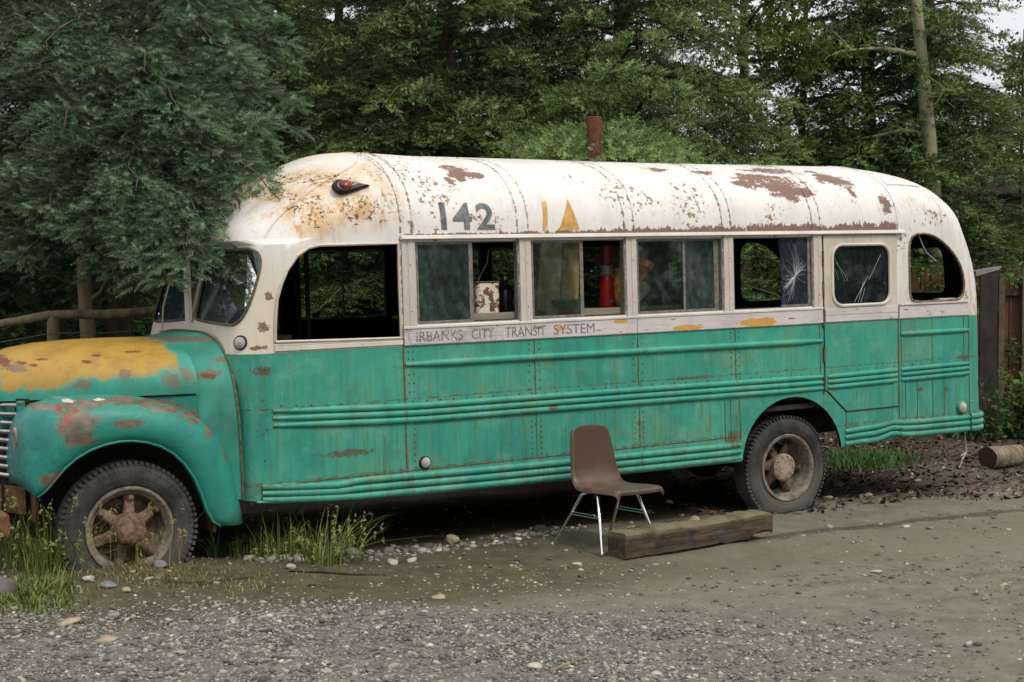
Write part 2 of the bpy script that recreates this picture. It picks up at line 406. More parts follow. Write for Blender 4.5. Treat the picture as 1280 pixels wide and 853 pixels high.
TEAL = (.036, .295, .226); TEAL2 = (.062, .355, .262); TEALD = (.021, .222, .182)
def teal_paint():
    m = Mat('teal_paint', BASE); x, y, z = m.xyz()
    n1 = m.noise(1.6, 5, .6); n2 = m.noise(9, 5, .65); n3 = m.noise(40, 3, .6)
    base = m.ramp(n1, [(.3, TEALD), (.5, TEAL), (.72, TEAL2)])
    base = m.mix(m.mul(m.step(z, -.75, -.3), m.step(n2, .35, .65), .35), base, (.05, .30, .19))
    base = m.mix(m.mul(m.step(m.noise(2.4, 5, .65, w=5, stretch=(1, 1, 1.5)), .50, .70), .55), base, (.14, .25, .12))
    base = m.mix(m.mul(m.step(m.noise(1.0, 4, .65, stretch=(8, 8, 1.1), w=11), .50, .68), .30), base, (.012, .135, .125))
    base = m.mix(m.mul(m.step(n2, .52, .70), .35), base, (.055, .15, .095))
    base = m.mix(m.mul(m.step(m.noise(1.0, 5, .7, stretch=(22, 22, 1.3), w=15), .50, .72), .40), base, (.13, .36, .27))
    chalk = m.step(m.add(m.mul(m.noise(3.2, 7, .72, w=18), .8), m.mul(m.noise(30, 4, .7), .2)), .50, .62); base = m.mix(m.mul(chalk, .45), base, (.15, .37, .29))
    scr = m.step(m.noise(1.0, 3, .6, stretch=(3, 3, 150), w=25), .70, .74); base = m.mix(m.mul(scr, m.step(m.noise(2, 3, .5, w=1), .5, .6), .4), base, (.20, .38, .30))
    dk = m.step(m.noise(6, 7, .75, w=40), .60, .72); base = m.mix(m.mul(dk, .5), base, (.015, .10, .085))
    st = m.mul(m.step(streaks(m, 30, .8), .52, .74), m.step(m.noise(2.5, 3, .5, w=8), .35, .65))
    base = m.mix(m.mul(st, .55), base, (.10, .15, .06))
    st2 = m.step(streaks(m, 60, 1.4, 4), .66, .75)
    base = m.mix(m.mul(st2, .55), base, (.17, .11, .04))
    base = m.mix(m.mul(m.step(n3, .6, .75), .2), base, (.012, .10, .075))
    # rust bleeding along panel seams and just above / below the rubbing strips
    def near(v, c, wd): return m.step(m.math('ABSOLUTE', m.math('SUBTRACT', v, c)), wd, 0.0)
    s = None
    for c in (-.018, 1.04, 1.967, 2.918, 3.852, 4.70):
        v = near(x, c, .05); s = v if s is None else m.mx(s, v)
    hz = None
    for c, wd in ((-.375, .05), (-.55, .05), (-.85, .08), (-.17, .02)):
        v = near(z, c, wd); hz = v if hz is None else m.mx(hz, v)
    rn = m.noise(18, 5, .7, w=3)
    rust = m.mul(m.step(m.add(m.mul(m.mx(s, m.mul(hz, .72)), .34), rn), .80, .92), .8)
    rust2 = m.add(m.blobs([sb(437, 567, 40, 7), sb(330, 465, 14, 10), sb(690, 510, 10, 6), sb(915, 548, 12, 14), sb(865, 473, 45, 3), sb(1150, 487, 7, 5), sb(1183, 487, 4, 6), sb(1205, 447, 12, 5)]),
                  m.mul(m.math('SUBTRACT', m.noise(34, 7, .78), .5), 3.6))
    rust = m.mx(rust, m.step(rust2, .3, .55))
    dots = m.step(m.noise(60, 2, .5, w=2), .755, .77)
    rust = m.mx(rust, m.mul(dots, .8))
    thin = None
    for c in (-.372, -.862, -.876):
        v = near(z, c, .020); thin = v if thin is None else m.mx(thin, v)
    thin = m.mx(thin, m.mul(near(x, -.018, .02), m.step(z, -.9, -.85)))
    rust = m.mx(rust, m.mul(m.step(m.add(m.mul(thin, .30), m.noise(26, 6, .75, w=6)), .70, .84), .85))
    grime = m.mul(m.mx(m.step(z, -.52, -.60), m.mul(m.step(z, -.165, -.22), m.step(z, -.38, -.30), .7)), m.step(m.noise(1.0, 4, .65, stretch=(45, 45, 2.2), w=21), .5, .7)); base = m.mix(m.mul(grime, .6), base, (.085, .115, .05))
    rc = m.mix(n3, (.060, .042, .022), (.16, .105, .045))
    base = m.mix(m.mul(rust, .85), base, rc)
    low = m.mul(m.step(z, -.85, -1.06), m.step(n2, .4, .7))
    base = m.mix(m.mul(low, .35), base, (.10, .085, .055))
    return m.out(m.bsdf(base, .48, bump=m.add(m.mul(n1, 1.6), m.mul(m.noise(5, 2, .5, w=30), .7), m.mul(rust, -.25), m.mul(n2, .12)), bstr=.45, bdist=.02, spec=.35))

def hood_paint():
    m = Mat('hood_paint', BASE); x, y, z = m.xyz()
    n1 = m.noise(3, 5, .6); n2 = m.noise(12, 5, .65); n3 = m.noise(50, 3, .6)
    teal = m.ramp(n1, [(.3, (.016, .13, .10)), (.6, TEAL), (.8, (.05, .25, .15))])
    teal = m.mix(m.mul(m.step(n2, .45, .65), .35), teal, (.07, .13, .09))
    yel = m.ramp(n1, [(.25, (.24, .135, .026)), (.5, (.385, .235, .036)), (.75, (.33, .205, .052))])
    yel = m.mix(m.mul(m.step(n3, .55, .7), .25), yel, (.22, .13, .03))
    yel = m.mix(m.mul(m.step(m.noise(7, 7, .75, w=21), .48, .68), .5), yel, (.17, .11, .035))
    wv = m.mul(m.math('SUBTRACT', m.noise(7, 5, .65, stretch=(1, 1, .5)), .5), .17)
    lim = m.add(-.125, m.mul(m.step(x, -2.05, -2.3), -.055), m.mul(m.step(x, -1.9, -1.45), .03))
    isy = m.mul(m.step(m.add(m.math('SUBTRACT', z, lim), wv, m.mul(m.math('SUBTRACT', n2, .5), .06)), -.014, .030), m.step(m.add(x, m.mul(wv, .8)), -1.50, -1.54), m.step(m.add(x, wv), -2.62, -2.54))
    col = m.mix(isy, teal, yel)
    # worn bare patches
    wear = m.add(m.blobs([sb(160, 470, 9, 12, .3), sb(215, 475, 12, 14, .25), sb(237, 470, 10, 18, .2), sb(262, 470, 16, 7, .1), sb(285, 450, 16, 5, .2), sb(275, 468, 12, 8, .1), sb(25, 462, 12, 7, .5), sb(105, 482, 14, 8, .4), sb(235, 425, 45, 6, .6)]),
                 m.mul(m.math('SUBTRACT', m.noise(12, 8, .78, stretch=(1.4, 1.4, .6)), .5), 3.0))
    col = m.mix(m.mul(m.step(wear, .15, .6), .85), col, m.mix(n2, (.10, .075, .045), (.19, .14, .10)))
    rw = m.add(m.blobs([sb(8, 452, 10, 10, .7), sb(30, 455, 7, 4, .6), sb(43, 457, 6, 3, .6), sb(55, 450, 9, 2, .6), sb(105, 452, 7, 3, .6), sb(108, 443, 7, 2, .8), sb(270, 472, 9, 5, .1), sb(150, 438, 10, 2, .8)]), m.mul(m.math('SUBTRACT', m.noise(24, 8, .78, w=4), .5), 3.2))
    col = m.mix(m.step(rw, .2, .5), col, m.mix(n3, (.10, .025, .012), (.19, .055, .02)))
    col = m.mix(m.mul(m.step(m.noise(30, 4, .7, w=8), .68, .7), .7), col, (.12, .05, .02))
    return m.out(m.bsdf(col, .5, bump=m.add(n1, m.mul(n2, .2)), bstr=.3, bdist=.01, spec=.4))

def fender_paint():
    m = Mat('fender_paint', BASE); x, y, z = m.xyz()
    n1 = m.noise(2.4, 5, .6); n2 = m.noise(10, 5, .65); n3 = m.noise(45, 3, .6)
    col = m.ramp(n1, [(.3, (.012, .15, .135)), (.5, (.020, .215, .17)), (.75, (.034, .27, .20))])
    blue = m.mul(m.step(x, -2.1, -2.4), m.step(n2, .35, .6))
    col = m.mix(m.mul(blue, .6), col, (.010, .115, .13))
    col = m.mix(m.mul(m.step(n2, .55, .7), .25), col, (.06, .14, .10))
    w = m.add(m.mul(m.math('SUBTRACT', m.noise(9, 8, .78), .5), 2.4), m.mul(m.math('SUBTRACT', m.noise(40, 6, .75, w=2), .5), 1.3))
    wear = m.add(m.blobs([sb(95, 530, 28, 26, .0), sb(100, 548, 20, 14, .0), sb(160, 530, 24, 7, 0), sb(110, 505, 30, 7, .1), sb(215, 512, 30, 6, .05), sb(170, 503, 40, 4, .1), sb(250, 525, 16, 7, .05), sb(65, 600, 16, 12, 0), sb(60, 508, 30, 4, .2), sb(238, 519, 22, 5, .06), sb(264, 540, 10, 12, .05), sb(284, 565, 5, 12, .04), sb(195, 505, 30, 4, .1), sb(140, 500, 40, 4, .12)]), w)
    wc = m.ramp(n2, [(.3, (.070, .045, .028)), (.5, (.155, .105, .072)), (.7, (.235, .175, .13))])
    col = m.mix(m.mul(m.step(wear, .22, .34), .92), col, wc)
    red = m.add(m.blobs([sb(85, 525, 9, 12, 0), sb(78, 512, 5, 8, 0), sb(95, 516, 6, 6, 0)]), m.mul(m.math('SUBTRACT', m.noise(26, 4, .7), .5), 2.2))
    col = m.mix(m.step(red, .45, .6), col, (.24, .05, .02))
    wh = m.add(m.blobs([sb(88, 502, 8, 3, .1), sb(124, 500, 9, 2, .1)]), m.mul(m.math('SUBTRACT', n3, .5), 1.5))
    col = m.mix(m.step(wh, .35, .45), col, (.55, .52, .45))
    rd = m.step(m.noise(34, 3, .6, w=5), .70, .72)
    col = m.mix(m.mul(rd, .8), col, (.07, .035, .02))
    low = m.mul(m.step(z, -.9, -1.1), m.step(n2, .3, .7))
    col = m.mix(m.mul(low, .3), col, (.14, .12, .09))
    return m.out(m.bsdf(col, .45, bump=m.add(m.mul(n1, 1.6), m.mul(m.noise(6, 2, .5, w=30), .8), m.mul(n2, .15), m.mul(wear, -.1)), bstr=.45, bdist=.018, spec=.35))

def metal_rust(name, a=RUST, b=(.20, .10, .05), sc_=14, rough=.85, shift=BASE):
    m = Mat(name, shift); n = m.noise(sc_, 6, .7); n2 = m.noise(sc_*4, 3, .6)
    return m.out(m.bsdf(m.mix(m.step(m.add(m.mul(n, .7), m.mul(n2, .3)), .35, .65), a, b), rough, bump=n2, bstr=.4, bdist=.006, spec=.25))
def rubber():
    m = Mat('tyre_rubber', BASE); n = m.noise(9, 5, .65); n2 = m.noise(60, 3, .6); x, y, z = m.xyz()
    dust = m.math('ADD', .10, m.mul(m.step(n, .35, .7), .42))
    dust = m.mx(dust, m.mul(m.step(z, -1.3, -1.52), .8))
    col = m.mix(dust, (.010, .011, .014), (.105, .10, .088))
    col = m.mix(m.step(m.noise(40, 3, .6, w=3), .73, .75), col, (.25, .24, .21))
    return m.out(m.bsdf(col, .75, bump=m.add(n2, n), bstr=.25, bdist=.004, spec=.3))
def glass(name, tint=(.55, .62, .60), dust=(.10, .13, .125), lo=.35, hi=.75, spec=.5, sc_=5, rough=.25):
    m = Mat(name, BASE); n = m.noise(sc_, 5, .65); n2 = m.noise(sc_*6, 4, .7, stretch=(1, 1, .6))
    f = m.step(m.add(m.mul(n, .65), m.mul(n2, .35)), .3, .7)
    fac = m.math('ADD', lo, m.mul(f, hi - lo))
    n3 = m.noise(22, 5, .75, stretch=(1, 1, .5)); d = m.bsdf(m.mix(m.step(n3, .3, .7), tuple(c*.6 for c in dust), tuple(c*1.9 for c in dust)), rough, spec=spec)
    tr = m.node('ShaderNodeBsdfTransparent', {'Color': tint}).outputs[0]
    gl = m.node('ShaderNodeBsdfGlossy', {'Color': (1, 1, 1), 'Roughness': .03}).outputs[0]
    fr = m.node('ShaderNodeFresnel', {'IOR': 1.45}).outputs[0]
    a = m.node('ShaderNodeMixShader', {0: fac, 1: tr, 2: d}).outputs[0]
    b = m.node('ShaderNodeMixShader', {0: fr, 1: a, 2: gl}).outputs[0]
    return m.out(b)
def plain(name, col, rough=.6, nz=12, var=.25, metal=0.0, shift=None, bstr=.15, spec=.4, stretch=None, detail=5):
    m = Mat(name, shift); n = m.noise(nz, detail, .65, stretch=stretch)
    c = m.mix(m.step(n, .3, .7), tuple(v*(1-var) for v in col), tuple(min(v*(1+var), 1) for v in col))
    return m.out(m.bsdf(c, rough, metal=metal, bump=n, bstr=bstr, bdist=.005, spec=spec))
M = {}
M['roof'] = roof_paint()
M['beading'] = plain('beading_dark', (.10, .085, .05), .6, 30, .5, shift=BASE)
M['cream'] = white_paint('cream_paint', .35, False, (.60, .53, .44), .3, 0.0, (.40, .26, .11), .69)
M['pillar'] = white_paint('pillar_paint', .3, False, (.58, .52, .47), .22, 2.0)
M['belt'] = belt_paint()
M['gutter'] = white_paint('gutter_paint', .2, False, (.66, .62, .57), .2, 6.0, peel=.66)
M['teal'] = teal_paint(); M['hood'] = hood_paint(); M['fender'] = fender_paint()
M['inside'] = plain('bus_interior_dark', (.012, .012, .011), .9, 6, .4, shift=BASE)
M['rust'] = metal_rust('rusty_metal'); M['seam'] = metal_rust('seam_rust', (.07, .05, .035), (.30, .22, .15), 30)
M['pipe'] = metal_rust('stovepipe_rust', (.075, .025, .016), (.15, .055, .035), 20)
M['dark'] = plain('dark_steel', (.02, .018, .016), .8, 10, .5, shift=BASE)
M['rubber'] = rubber()
M['spider'] = metal_rust('wheel_rust_dust', (.075, .045, .030), (.25, .165, .115), 10)
M['rim'] = metal_rust('rim_dust', (.10, .085, .068), (.26, .22, .17), 9)
M['hubdisc'] = metal_rust('hub_dust', (.20, .15, .11), (.36, .28, .22), 12)
M['frame'] = plain('sash_frame', (.20, .19, .17), .5, 25, .35, metal=.3, shift=BASE)
M['dusty'] = glass('dusty_glass', (.42, .50, .48), (.040, .062, .055), .25, .85, sc_=3.5, spec=.15)
M['dustier'] = glass('dirty_green_glass', (.80, .85, .76), (.050, .060, .040), .03, .32, sc_=3.5, spec=.15)
M['clear'] = glass('thin_glass', (.88, .93, .90), (.035, .045, .043), .0, .22, spec=.1)
M['bluish'] = glass('windshield_glass', (.07, .085, .10), (.020, .029, .046), .35, .8, spec=.3)  # dark tint and blue film put the sky's reflection into the colour
M['doorglass'] = glass('door_glass', (.65, .70, .72), (.022, .030, .033), .10, .45, spec=.15)
M['crack'] = plain('glass_crack_edges', (.40, .46, .48), .4, 30, .2)
M['chrome'] = plain('worn_chrome', (.45, .44, .42), .28, 20, .3, metal=1.0, bstr=.05)
M['redlens'] = plain('red_lens', (.17, .028, .012), .25, 20, .4, shift=BASE)
M['lens'] = plain('dull_reflector', (.42, .38, .36), .3, 20, .25, shift=BASE)
M['orange'] = plain('orange_paint', (.56, .32, .09), .55, 14, .2, shift=BASE)
def numeral_paint():
    m = Mat('numeral_paint', BASE); n = m.noise(16, 5, .7); n2 = m.noise(45, 4, .65)
    c = m.mix(m.step(n, .35, .65), (.060, .070, .080), (.19, .20, .205))
    c = m.mix(m.step(n2, .70, .72), c, (.55, .48, .42))
    return m.out(m.bsdf(c, .6))
def letter_paint():
    m = Mat('faded_letter_paint', BASE); x, y, z = m.xyz()
    n = m.noise(24, 5, .7); n2 = m.noise(70, 3, .6)
    fade = m.add(m.mul(m.step(x, .2, 1.2), .09), .595)
    c = m.mix(m.step(n2, .4, .6), (.10, .10, .11), (.22, .21, .22))
    c = m.mix(m.step(m.math('SUBTRACT', fade, n), .02, -.03), c, (.56, .51, .50))
    return m.out(m.bsdf(c, .6))
M['numeral'] = numeral_paint(); M['letter'] = letter_paint()
# ------------------------------------------------------------------ the bus
bus = empty('bus', L2W(BASE), BROT)
tag(bus, 'derelict green and white bus with a yellow topped bonnet, 142 painted on its roof', 'bus')
def bb(m, name, mats, parent=None, smooth=None, bevel=0.0, weld=False):
    return m.build(name, mats, parent or bus, smooth, bevel, off=BASE, weld=weld)
def poly_px(pts, y=0.0): return [tuple(side(px, py, y)[[0, 2]]) for px, py in pts]
def smooth_poly(p, n=3):
    """Chaikin rounding of a closed outline"""
    for _ in range(n):
        q = []
        for i in range(len(p)):
            a, b = p[i], p[(i+1) % len(p)]
            q += [(.75*a[0]+.25*b[0], .75*a[1]+.25*b[1]), (.25*a[0]+.75*b[0], .25*a[1]+.75*b[1])]
        p = q
    return p
def cutter(poly, lo, hi, axis='y'):
    m = MB(); m.prism(poly, lo, hi, axis); return bb(m, 'cutter', M['inside'])
def rect(x0, x1, z0, z1, r=.03, n=5):
    p = []
    for cx, cz, a in ((x1-r, z1-r, 0), (x0+r, z1-r, 90), (x0+r, z0+r, 180), (x1-r, z0+r, 270)):
        for k in range(n+1):
            t = math.radians(a + 90*k/n); p.append((cx + r*math.cos(t), cz + r*math.sin(t)))
    return p
def outline(poly, y, r, m, mi=0, seg=6):
    m.tube([(x, y, z) for x, z in poly] + [(poly[0][0], y, poly[0][1])], r, seg, mi, caps=False)

# --- side outlines measured on the near flank
DRV = [(-.955, .075), (-.95, .20), (-.932, .353), (-.90, .45), (-.855, .545), (-.78, .64), (-.70, .69), (-.62, .708), (-.30, .712), (-.035, .712), (-.035, .40), (-.035, .06), (-.5, .066)]
DWIN = smooth_poly([(4.855, .18), (4.855, .45), (4.856, .64), (4.90, .725), (5.04, .738), (5.16, .715), (5.27, .66), (5.40, .56), (5.48, .46), (5.52, .36), (5.535, .25), (5.50, .165), (5.40, .142), (5.15, .142), (4.92, .142)], 2)
DOORW = rect(3.965, 4.605, .150, .640, .10, 7)
ARCH = [(2.955, -1.25)] + [(3.505 + .535*math.cos(t), -1.10 + .51*math.sin(t)) for t in np.linspace(math.pi - .03, .03, 22)] + [(4.06, -1.25)]
WIN = [(.097 + .94*i, .927 + .94*i, .145, .722) for i in range(4)]

# --- lower body
def skirt(x, z):
    zb = interp(x, [-1.2, -.95, -.4, .55, 1.25, 2.9, 4.1, 4.45, 4.6, 4.95, 5.7], [-.965, -.99, -1.028, -1.046, -1.054, -1.066, -1.048, -1.03, -1.018, -1.03, -1.037])
    return z if z > -.8 else -.8 + (z + .8) * (zb + .8) / (-1.05 + .8)
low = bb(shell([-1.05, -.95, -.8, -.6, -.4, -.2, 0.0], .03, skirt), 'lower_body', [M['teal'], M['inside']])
boolean_cut(low, [cutter(ARCH, -.2, .62), cutter(ARCH, 1.68, 2.5)])
low.data.shade_smooth(); low.data.set_sharp_from_angle(angle=math.radians(35))

# --- upper body with all its openings
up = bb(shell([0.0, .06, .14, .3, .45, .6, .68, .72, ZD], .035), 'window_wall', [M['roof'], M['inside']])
cuts = []
for lo, hi in ((-.25, .4), (1.9, 2.55)):
    cuts.append(cutter(DRV, lo, hi)); cuts.append(cutter(DWIN, lo, hi)); 
    cuts.append(cutter(DOORW, lo, hi))
    for x0, x1, z0, z1 in WIN: cuts.append(cutter(rect(x0, x1, z0, z1, .012, 2), lo, hi))
WS1 = smooth_poly([(.20, .19), (.115, .25), (.085, .45), (.085, .65), (.20, .700), (.42, .700), (1.06, .700), (1.09, .67), (1.09, .24), (1.05, .215), (.42, .19)], 2)
WS2 = [(2.3 - y, z) for y, z in WS1]
cuts.append(cutter(WS1, -1.7, -.78, 'x')); cuts.append(cutter(WS2, -1.7, -.78, 'x'))
for y0, y1 in ((.50, 1.10), (1.20, 1.80)): cuts.append(cutter(rect(y0, y1, .20, .62, .06), 5.4, 6.2, 'x'))
boolean_cut(up, cuts)
up.data.shade_smooth(); up.data.set_sharp_from_angle(angle=math.radians(35))

# --- roof
zs = [ZD] + [ZD + RR*t for t in (.08, .16, .25, .35, .45, .54, .62, .69, .75, .80, .85, .89, .92, .945, .965, .98, .99, .9965, .9992)]
rm = shell(zs, .03, cap=True, zfun=dome)
roof = bb(rm, 'roof', [M['roof'], M['inside']], smooth=50)
def rib_curve(x, a=0.0, b=.995, n=26, lift=.002):
    pts = []
    for i in range(n):
        z = ZD + RR*(1 - (1 - lerp(a, b, i/(n-1)))**1.7); pts.append((x, roof_inset(z) - lift, dome(x, z) + lift*.5))
    return pts + [(x, WID - p[1], p[2]) for _, p in [(0, q) for q in reversed(pts)]]
m = MB()
for i in range(5):
    for dx in (-.012, .078): m.tube(rib_curve(dx + .94*i), .004, 5)
m.tube(rib_curve(4.725), .006, 5)
for far in (0, 1):                                    # seam that sweeps over each front corner
    pts = []
    for i in range(24):
        z = lerp(ZD - .03, ZD + RR*.985, (i/23)**.8)
        zz = max(z, ZD); rF = min(nose_r(zz), (WID/2 - roof_inset(zz))*.97); A = math.pi + math.pi/2*lerp(.46, .72, (i/23)**1.3)
        x = nose_x(zz) + rF + rF*math.cos(A); y = roof_inset(zz) + rF + rF*math.sin(A)
        pts.append((x - .002, (WID - y) if far else y - .002, dome(x, z) + .002))
    m.tube(pts, .006, 5)
m.tube([(4.96, roof_inset(1.17) - .003, 1.17), (5.05, roof_inset(1.165) - .002, 1.165), (5.16, roof_inset(1.16) - .003, 1.158)], .007, 5)
m.tube([(4.78, roof_inset(z) - .003 , z) for z in np.linspace(1.30, 1.17, 8)] + [(4.96, roof_inset(1.17) - .003, 1.17)], .008, 5)
bb(m, 'roof_seam', M['roof'], roof, smooth=60)
m = MB(); m.prism([(4.93, 1.232), (5.01, 1.238), (5.10, 1.20), (5.12, 1.188), (5.0, 1.205)], .40, .47); bb(m, 'torn_roof_flap', M['seam'], roof)

so = [p for p in plan(ZD, .004) if p[0] < -.2]
m = MB(); m.add([(x, y, ZD - .003) for x, y in so] + [(x, y, ZD + .006) for x, y in so], [tuple(range(len(so))), tuple(range(len(so), 2*len(so)))[::-1]]); bb(m, 'roof_brow_soffit', M['cream'], roof)
# --- rain gutter, pillars, sills, belt rail
m = MB(); m.prism([(-.040, .741), (-.030, .765), (.02, .772), (.02, .738), (-.012, .735)], -.02, 4.78, 'x'); g = bb(m, 'rain_gutter', M['gutter'], bevel=.003)
m = MB(); m.prism([(2.34, .741), (2.33, .765), (2.28, .772), (2.28, .738), (2.312, .735)], -.02, 4.78, 'x'); bb(m, 'rain_gutter', M['gutter'], bevel=.003)
PX = [(-.012, .090), (.934, 1.030), (1.874, 1.970), (2.814, 2.910), (3.754, 3.842)]
for x0, x1 in PX:
    m = MB()
    prof = [(x0, .004), (x0, -.012), (x0+.028, -.016), (x0+.032, -.011), (x0+.044, -.011), (x0+.048, -.017), (x1-.012, -.017), (x1, -.010), (x1, .004)]
    m.prism(prof, .128, .736, 'z'); 
    for zz in (.24, .56): m.ball(((x0+x1)/2+.01, -.017, zz), (.005, .003, .005), 6, 4, 1)
    bb(m, 'window_pillar', [M['pillar'], M['rust']])
m = MB()
m.box(-.015, 3.846, -.020, .012, .118, .136); bb(m, 'window_sill', M['gutter'], bevel=.003)
def beltbox(x0, x1): 
    m = MB(); m.box(x0, x1, -.014, .006, .004, .1175); return bb(m, 'belt_rail', M['belt'], bevel=.003)
belt = beltbox(-.012, 1.957); beltbox(1.961, 3.846)
m = MB(); m.box(4.722, 5.578, -.012, .006, .006, .1175); m.box(4.722, 5.56, -.022, .008, .1185, .134); bb(m, 'belt_rail', M['belt'], bevel=.003)
m = MB(); m.box(-.96, -.022, -.012, .012, .012, .044); m.box(-.965, -.03, -.006, .02, .046, .062); bb(m, 'window_sill', M['gutter'], bevel=.003)

# --- sliding sashes of the four passenger windows
def sash(x0, x1, y, gm, part='sash_window', z0=.150, z1=.718, w=.016, stile=None, panex=None):
    m = MB(); t = .008
    m.box(x0, x1, y-t, y+t, z0, z0+w); m.box(x0, x1, y-t, y+t, z1-w, z1)
    m.box(x0, x0+w, y-t, y+t, z0+w, z1-w); m.box(x1-(stile or w), x1, y-t, y+t, z0+w, z1-w)
    o = bb(m, part, M['frame'], bevel=.002)
    if gm:
        m = MB(); a, b = panex or (x0+w, x1-(stile or w)); m.box(a, b, y-.002, y+.002, z0+w, z1-w); p = bb(m, 'pane', gm, o); return o, p
    return o, None
for i, (x0, x1, z0, z1) in enumerate(WIN):
    m = MB(); d = .022                                 # fixed outer frame lining the opening
    m.box(x0, x1, .002, .05, z0, z0+.006); m.box(x0, x1, .002, .05, z1-.008, z1)
    m.box(x0, x0+.008, .002, .05, z0+.006, z1-.008); m.box(x1-.010, x1, .002, .05, z0+.006, z1-.008)
    fr = bb(m, 'window_frame', M['frame'])
    mid = x0 + .44
    if i == 0:
        sash(x0+.010, mid+.02, .020, M['dusty'], stile=.032)
    elif i == 1:
        sash(x0+.010, mid+.02, .020, M['dustier'], stile=.030)
    elif i == 2:
        sash(x0+.010, mid+.03, .020, M['clear'], stile=.022); sash(mid+.02, x1-.012, .040, M['dusty'], stile=.050)
    else:
        # right hand pane with its broken inner edge, bare of its frame on that side
        m = MB(); t = .008; xa = mid + .055
        m.box(xa+.01, x1-.012, .012, .028, z0+.006, z0+.022); m.box(x1-.040, x1-.012, .012, .028, z0+.022, z1-.01)
        o = bb(m, 'sash_window', M['frame'], bevel=.002)
        m = MB(); m.prism([(xa+.012, z0+.022), (x1-.04, z0+.022), (x1-.04, z1-.010), (xa-.015, z1-.010), (xa+.010, z1-.2), (xa+.022, z1-.27), (xa+.014, z1-.4)], .018, .022)
        p = bb(m, 'pane', M['bluish'], o)
        c = side(994, 345, .018); m = MB(); rng = random.Random(4)
        def clipx(x, z): return min(max(x, xa+.02), x1-.042), min(max(z, z0+.024), z1-.012)
        for k in range(52):
            a = rng.choice([rng.uniform(-2.9, -1.7), rng.uniform(0, 6.28), rng.uniform(.6, 1.8), rng.uniform(-2.6, -1.9)])
            L = rng.uniform(.06, .48) if k % 3 else .16; pts = []; bend = rng.uniform(-.5, .5)
            for q in range(7):
                rr = L*q/6; aa = a + bend*(q/6)**2 + rng.uniform(-.03, .03); x, z = c[0] + rr*math.cos(aa), c[2] + rr*math.sin(aa)
                if x < xa+.02 or x > x1-.042 or z < z0+.024 or z > z1-.012: break
                pts.append((x, .0165, z))
            if len(pts) > 2: m.tube(pts, [.0014*(1-.75*q/len(pts)) for q in range(len(pts))], 4)
        m.ball((c[0], .0165, c[2]), (.008, .002, .008), 8, 4)
        for k in range(3):
            a0 = rng.uniform(2.2, 3.2); m.tube([(clipx(c[0] + .09*(k+1)*math.cos(a0 + q*.16), 0)[0], .0165, clipx(0, c[2] + .06*(k+1)*math.sin(a0 + q*.16))[1]) for q in range(6)], .0010, 4)
        bb(m, 'crack_lines', M['crack'], p)
# matching sashes and dirty glass on the far flank (seen through the bus)
for i, (x0, x1, z0, z1) in enumerate(WIN):
    sash(x0+.005, x0+.44, 2.27, None); sash(x0+.42, x1-.005, 2.255, None)
# driver opening: thin metal lining, far side glazing bars
m = MB(); outline(DRV, -.004, .011, m); bb(m, 'window_frame', M['cream'])
m = MB(); outline(DRV, 2.304, .011, m); m.box(-.60, -.56, 2.255, 2.29, .07, .71); m.box(-.78, -.745, 2.255, 2.29, .07, .64); bb(m, 'window_frame', M['dark'])
m = MB(); outline(DWIN, -.002, .010, m); bb(m, 'window_frame', M['seam'])
# windshield: frames, glass and wipers
def ws_x(z): return interp(z, [0, .12, ZD], [-1.2, -1.17, -1.0])
def ws_f(y, z):
    e = min(y, WID - y); r = .22
    return ws_x(z) + (r - math.sqrt(max(r*r - (r - e)**2, 0)) if e < r else 0)
for W in (WS1, WS2):
    m = MB(); m.tube([(ws_f(y, z) - .004, y, z) for y, z in W] + [(ws_f(*W[0]) - .004, *W[0])], .010, 6, caps=False); o = bb(m, 'windshield_frame', M['beading'])
    m = MB(); n = len(W); m.add([(ws_f(y, z) + .012, y, z) for y, z in W] + [(ws_f(y, z) + .018, y, z) for y, z in W], [tuple(range(n)), tuple(range(n, 2*n))[::-1]] + [(i, (i+1) % n, n+(i+1) % n, n+i) for i in range(n)])
    bb(m, 'windshield_glass', M['bluish'], o)
m = MB(); m.box(-1.185, -1.155, 1.115, 1.185, .21, .68); bb(m, 'windshield_post', M['gutter'])
m = MB(); m.tube([(-1.20, 1.72, .13), (-1.19, 1.70, .30), (-1.11, 1.60, .66)], .007, 6); m.box(-1.225, -1.17, 1.70, 1.74, .03, .13); bb(m, 'windshield_wiper', M['pillar'])

# --- emergency door in the flank
DO = [(3.862, .725), (4.702, .725), (4.702, -.752), (4.092, -.752), (3.862, -.548)]
m = MB(); p = [(3.866, .728), (4.700, .728), (4.700, .004), (3.866, .004)]
m.prism(p, -.010, -.0015)
door = bb(m, 'emergency_door', M['cream'], bevel=.003)
boolean_cut(door, [cutter(DOORW, -.1, .1)])
m = MB(); m.prism([(3.866, -.004), (4.700, -.004), (4.700, -.748), (4.096, -.748), (3.866, -.545)], -.008, -.0015); bb(m, 'door_panel', M['teal'], door, bevel=.003)
m = MB(); m.box(3.868, 4.698, -.018, -.0105, .008, .062); m.box(3.868, 4.698, -.019, -.0105, .064, .118); bb(m, 'belt_rail', M['belt'], door, bevel=.003)
m = MB(); outline(rect(3.955, 4.615, .140, .650, .11, 7), -.012, .014, m, seg=8); bb(m, 'window_frame', M['gutter'], door)
m = MB(); m.prism(DOORW, .006, .010); dp = bb(m, 'pane', M['doorglass'], door)
m = MB(); rng = random.Random(9)
